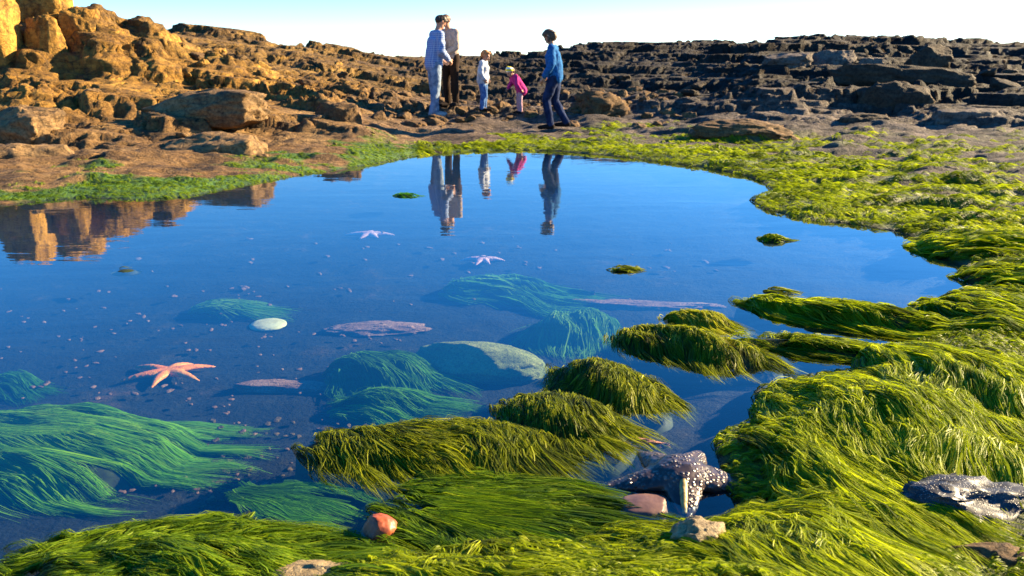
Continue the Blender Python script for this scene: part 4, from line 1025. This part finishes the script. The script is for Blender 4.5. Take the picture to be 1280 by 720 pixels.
            for S in 'lr':
                h, k, a = j['h' + S], j['k' + S], j['a' + S]
                P.append(tube([h, (h + k) / 2, k], [.096 + g_, .084 + g_, .062 + g_])); P.append(tube([k, k * .5 + a * .5, a + A((0, 0, .0))], [.062 + g_, .060 + g_, .052 + g_]))
            union(nm, P, .012, [mat], 4, root, disp=wrk(.018), xf=K)
        elif nm == 'shoe':
            for S, s in (('l', 1), ('r', -1)):
                a = j['a' + S]; fd = A((1, s * .15, 0))
                union('shoe', [tube([a + A((-.035, 0, -.040)), a + fd * .10 + A((0, 0, -.050)), a + fd * .20 + A((0, 0, -.058))], [.050, .044, .034]), tube([a + A((0, 0, -.03)), a + A((0, 0, .02))], [.046, .043])], .008, [mat], 2, root, xf=lambda q: A((1, 1, 1)) * np.stack([q[:, 0], q[:, 1], np.maximum(q[:, 2], .0)], -1) * sc)
    hm, style = hair
    P = [E((-.022, 0, .040), (.100, .086, .088)), E((-.055, 0, .0), (.065, .078, .075))]
    if style == 'bob':
        P += [E((-.05, s * .05, -.06), (.055, .035, .085)) for s in (-1, 1)] + [E((-.06, 0, -.07), (.05, .06, .08)), E((.03, 0, .085), (.05, .06, .03)), E((.02, .075, -.02), (.03, .018, .07)), E((.02, -.075, -.02), (.03, .018, .07))]
    else:
        P += [E((.035, 0, .082), (.055, .06, .032))]
    union('hair', P, .008, [hm], 3, root, disp=lambda q: .008 * fbm(q[:, 0] * 30, q[:, 1] * 30, q[:, 2] * 12, 3), xf=K)
    if hat:
        union('hat', [E((-.012, 0, .058), (.108, .094, .082)), E((-.01, 0, .03), (.112, .098, .028)), E((-.012, 0, .142), (.028, .028, .026))], .008, [hat], 3, root, disp=lambda q: .003 * fbm(q[:, 0] * 50, q[:, 1] * 50, q[:, 2] * 50, 2), xf=K)
    return root

H_DK = plain_mat('dark_hair', (0.012, 0.008, 0.006), (0.04, 0.025, 0.015), 90, .55, .3, .25, .002)
H_BR = plain_mat('brown_hair', (0.05, 0.025, 0.012), (0.12, 0.06, 0.028), 90, .55, .3, .25, .002)
H_GN = plain_mat('ginger_hair', (0.30, 0.11, 0.03), (0.50, 0.22, 0.07), 90, .55, .3, .25, .002)
JEAN = cloth('faded_denim', (0.20, 0.30, 0.46), (0.42, 0.52, 0.64), 12); JEAN2 = cloth('blue_denim', (0.05, 0.14, 0.42), (0.14, 0.28, 0.58), 12); NAVY = cloth('navy_denim', (0.012, 0.022, 0.07), (0.03, 0.05, 0.13), 12)
SHIRT = plaid('pale_blue_check', (0.24, 0.31, 0.46), (0.10, 0.16, 0.36), (0.38, 0.42, 0.52)); BEIGE = cloth('beige_knit', (0.62, 0.48, 0.40)); BROWNT = cloth('dark_brown_cloth', (0.05, 0.028, 0.018))
WHT = cloth('white_blue_fleece', (0.50, 0.58, 0.74), (0.80, 0.84, 0.90), 9); PNK = cloth('magenta_coat', (0.58, 0.03, 0.24), (0.72, 0.06, 0.32)); LPK = cloth('pale_pink_leggings', (0.72, 0.45, 0.50)); BLU = cloth('blue_jacket', (0.02, 0.13, 0.40), (0.04, 0.22, 0.55))
SHOE = cloth('dark_shoe', (0.03, 0.02, 0.018)); SHOEW = cloth('pale_trainer', (0.55, 0.53, 0.50))
def hat_mat():
    m, nt, out = new_mat('yellow_teal_hat'); b = NB(nt); p = b.objc()
    w = b.n('ShaderNodeTexWave'); w.bands_direction = 'Z'; w.inputs['Scale'].default_value = 5; b.l(p, w.inputs['Vector'])
    c = b.ramp(w.outputs['Fac'], [(.4, (0.75, 0.60, 0.04)), (.55, (0.05, 0.35, 0.42)), (.8, (0.75, 0.75, 0.65))]); s = b.pbsdf(c, .9, .1); b.l(s.outputs[0], out.inputs[0]); return m
person('man in pale blue checked shirt and faded jeans, head bowed, seen from behind', (544, 146), 19, R(25),
    dict(lean=.17, nod=.75, er=(.02, -.24, 1.14), wr=(.20, -.16, 1.02), el=(.02, .24, 1.14), wl=(.20, .16, 1.02), kl=(.03, .10, .50), al=(.05, .11, .09), kr=(.0, -.10, .50), ar=(-.08, -.10, .09)),
    [('jeans', JEAN, {}), ('shirt', SHIRT, dict(hem=.35, g=.03)), ('shoe', SHOEW, {})], (H_DK, 'short'))
person('man in beige knit top and dark brown trousers, close beside the checked shirt man', (565, 137), 19, R(-125),
    dict(lean=.14, nod=.75, er=(.06, -.22, 1.14), wr=(.24, -.02, 1.06), el=(.06, .22, 1.14), wl=(.24, .04, 1.04)),
    [('trousers', BROWNT, {}), ('sweater', BEIGE, dict(hem=.1, g=.02)), ('shoe', SHOE, {})], (H_BR, 'short'))
person('ginger-haired child in white and blue fleece and blue jeans, facing right', (604, 139), 63, R(-15),
    dict(lean=.08, nod=.4, er=(-.02, -.25, 1.14), wr=(.10, -.20, .96), el=(-.02, .25, 1.14), wl=(.10, .20, .96)),
    [('jeans', JEAN2, dict(g=.02)), ('jacket', WHT, dict(hem=.35, g=.05, flare=1.2)), ('shoe', SHOE, {})], (H_GN, 'short'), child=1.3)
person('small girl in magenta coat and yellow hat, bending to reach down left', (650, 142), 84, R(180 + 20),
    dict(lean=.55, nod=.1, abs=False, er=(.16, -.24, 1.20), wr=(.36, -.20, 1.14), el=(.14, .26, 1.16), wl=(.10, .28, .94)),
    [('leggings', LPK, {}), ('coat', PNK, dict(hem=.9, g=.05, flare=1.6)), ('shoe', SHOE, {})], (H_BR, 'short'), child=1.45, hat=hat_mat())
person('woman with brown bob in blue jacket and navy jeans, stepping along looking down', (693, 161), 37, R(180 - 12),
    dict(lean=.13, nod=.8, er=(.0, -.24, 1.14), wr=(.16, -.20, .98), el=(.0, .24, 1.14), wl=(.16, .22, .95), kl=(.14, .09, .52), al=(.06, .10, .09), kr=(.02, -.09, .50), ar=(-.20, -.10, .12)),
    [('jeans', NAVY, {}), ('jacket', BLU, dict(hem=.2, g=.03)), ('shoe', SHOE, {})], (H_BR, 'bob'))

# ------------------------------------------------------------------ light, sky, camera
SUN_AZ, SUN_EL = R(68), R(21)      # azimuth clockwise from the view direction
w = bpy.data.worlds.new('World'); scene.world = w; w.use_nodes = True
nt = w.node_tree; nt.nodes.clear()
sky = nt.nodes.new('ShaderNodeTexSky'); sky.sky_type = 'NISHITA'; sky.sun_disc = False; sky.sun_elevation = SUN_EL; sky.sun_rotation = SUN_AZ
sky.air_density = 0.8; sky.dust_density = 0.1; sky.ozone_density = 5.0
bg = nt.nodes.new('ShaderNodeBackground'); bg.inputs['Strength'].default_value = 0.068
wo = nt.nodes.new('ShaderNodeOutputWorld'); hs = nt.nodes.new('ShaderNodeHueSaturation'); hs.inputs['Saturation'].default_value = 1.25; hs.inputs['Hue'].default_value = 0.503; nt.links.new(sky.outputs[0], hs.inputs['Color']); nt.links.new(hs.outputs[0], bg.inputs[0]); nt.links.new(bg.outputs[0], wo.inputs[0])
sl = bpy.data.lights.new('sun', 'SUN'); sl.energy = 5.0; sl.angle = R(0.5); sl.color = (1.0, 0.78, 0.46)
so = bpy.data.objects.new('sun', sl); COL.objects.link(so)
sv = Vector((math.sin(SUN_AZ) * math.cos(SUN_EL), math.cos(SUN_AZ) * math.cos(SUN_EL), math.sin(SUN_EL)))
so.rotation_euler = sv.to_track_quat('Z', 'Y').to_euler(); so.location = sv * 30
cd = bpy.data.cameras.new('camera'); cd.sensor_width = 36; cd.lens = 36 * FPX / 1280; cd.clip_end = 6000; cd.clip_start = .05
cd.dof.use_dof = True; cd.dof.focus_distance = 3.6; cd.dof.aperture_fstop = 6.3
co = bpy.data.objects.new('camera', cd); COL.objects.link(co); co.location = (0, 0, CAM_H); co.rotation_euler = (math.pi / 2 - PITCH, 0, 0)
scene.camera = co
vs = scene.view_settings; vs.view_transform = 'Standard'; vs.look = 'None'; vs.exposure = 2.35; vs.gamma = 1; vs.use_curve_mapping = False
scene.render.engine = 'CYCLES'
cy = scene.cycles; cy.use_denoising = True; cy.max_bounces = 8; cy.transparent_max_bounces = 12; cy.volume_bounces = 0; cy.caustics_reflective = False; cy.caustics_refractive = False
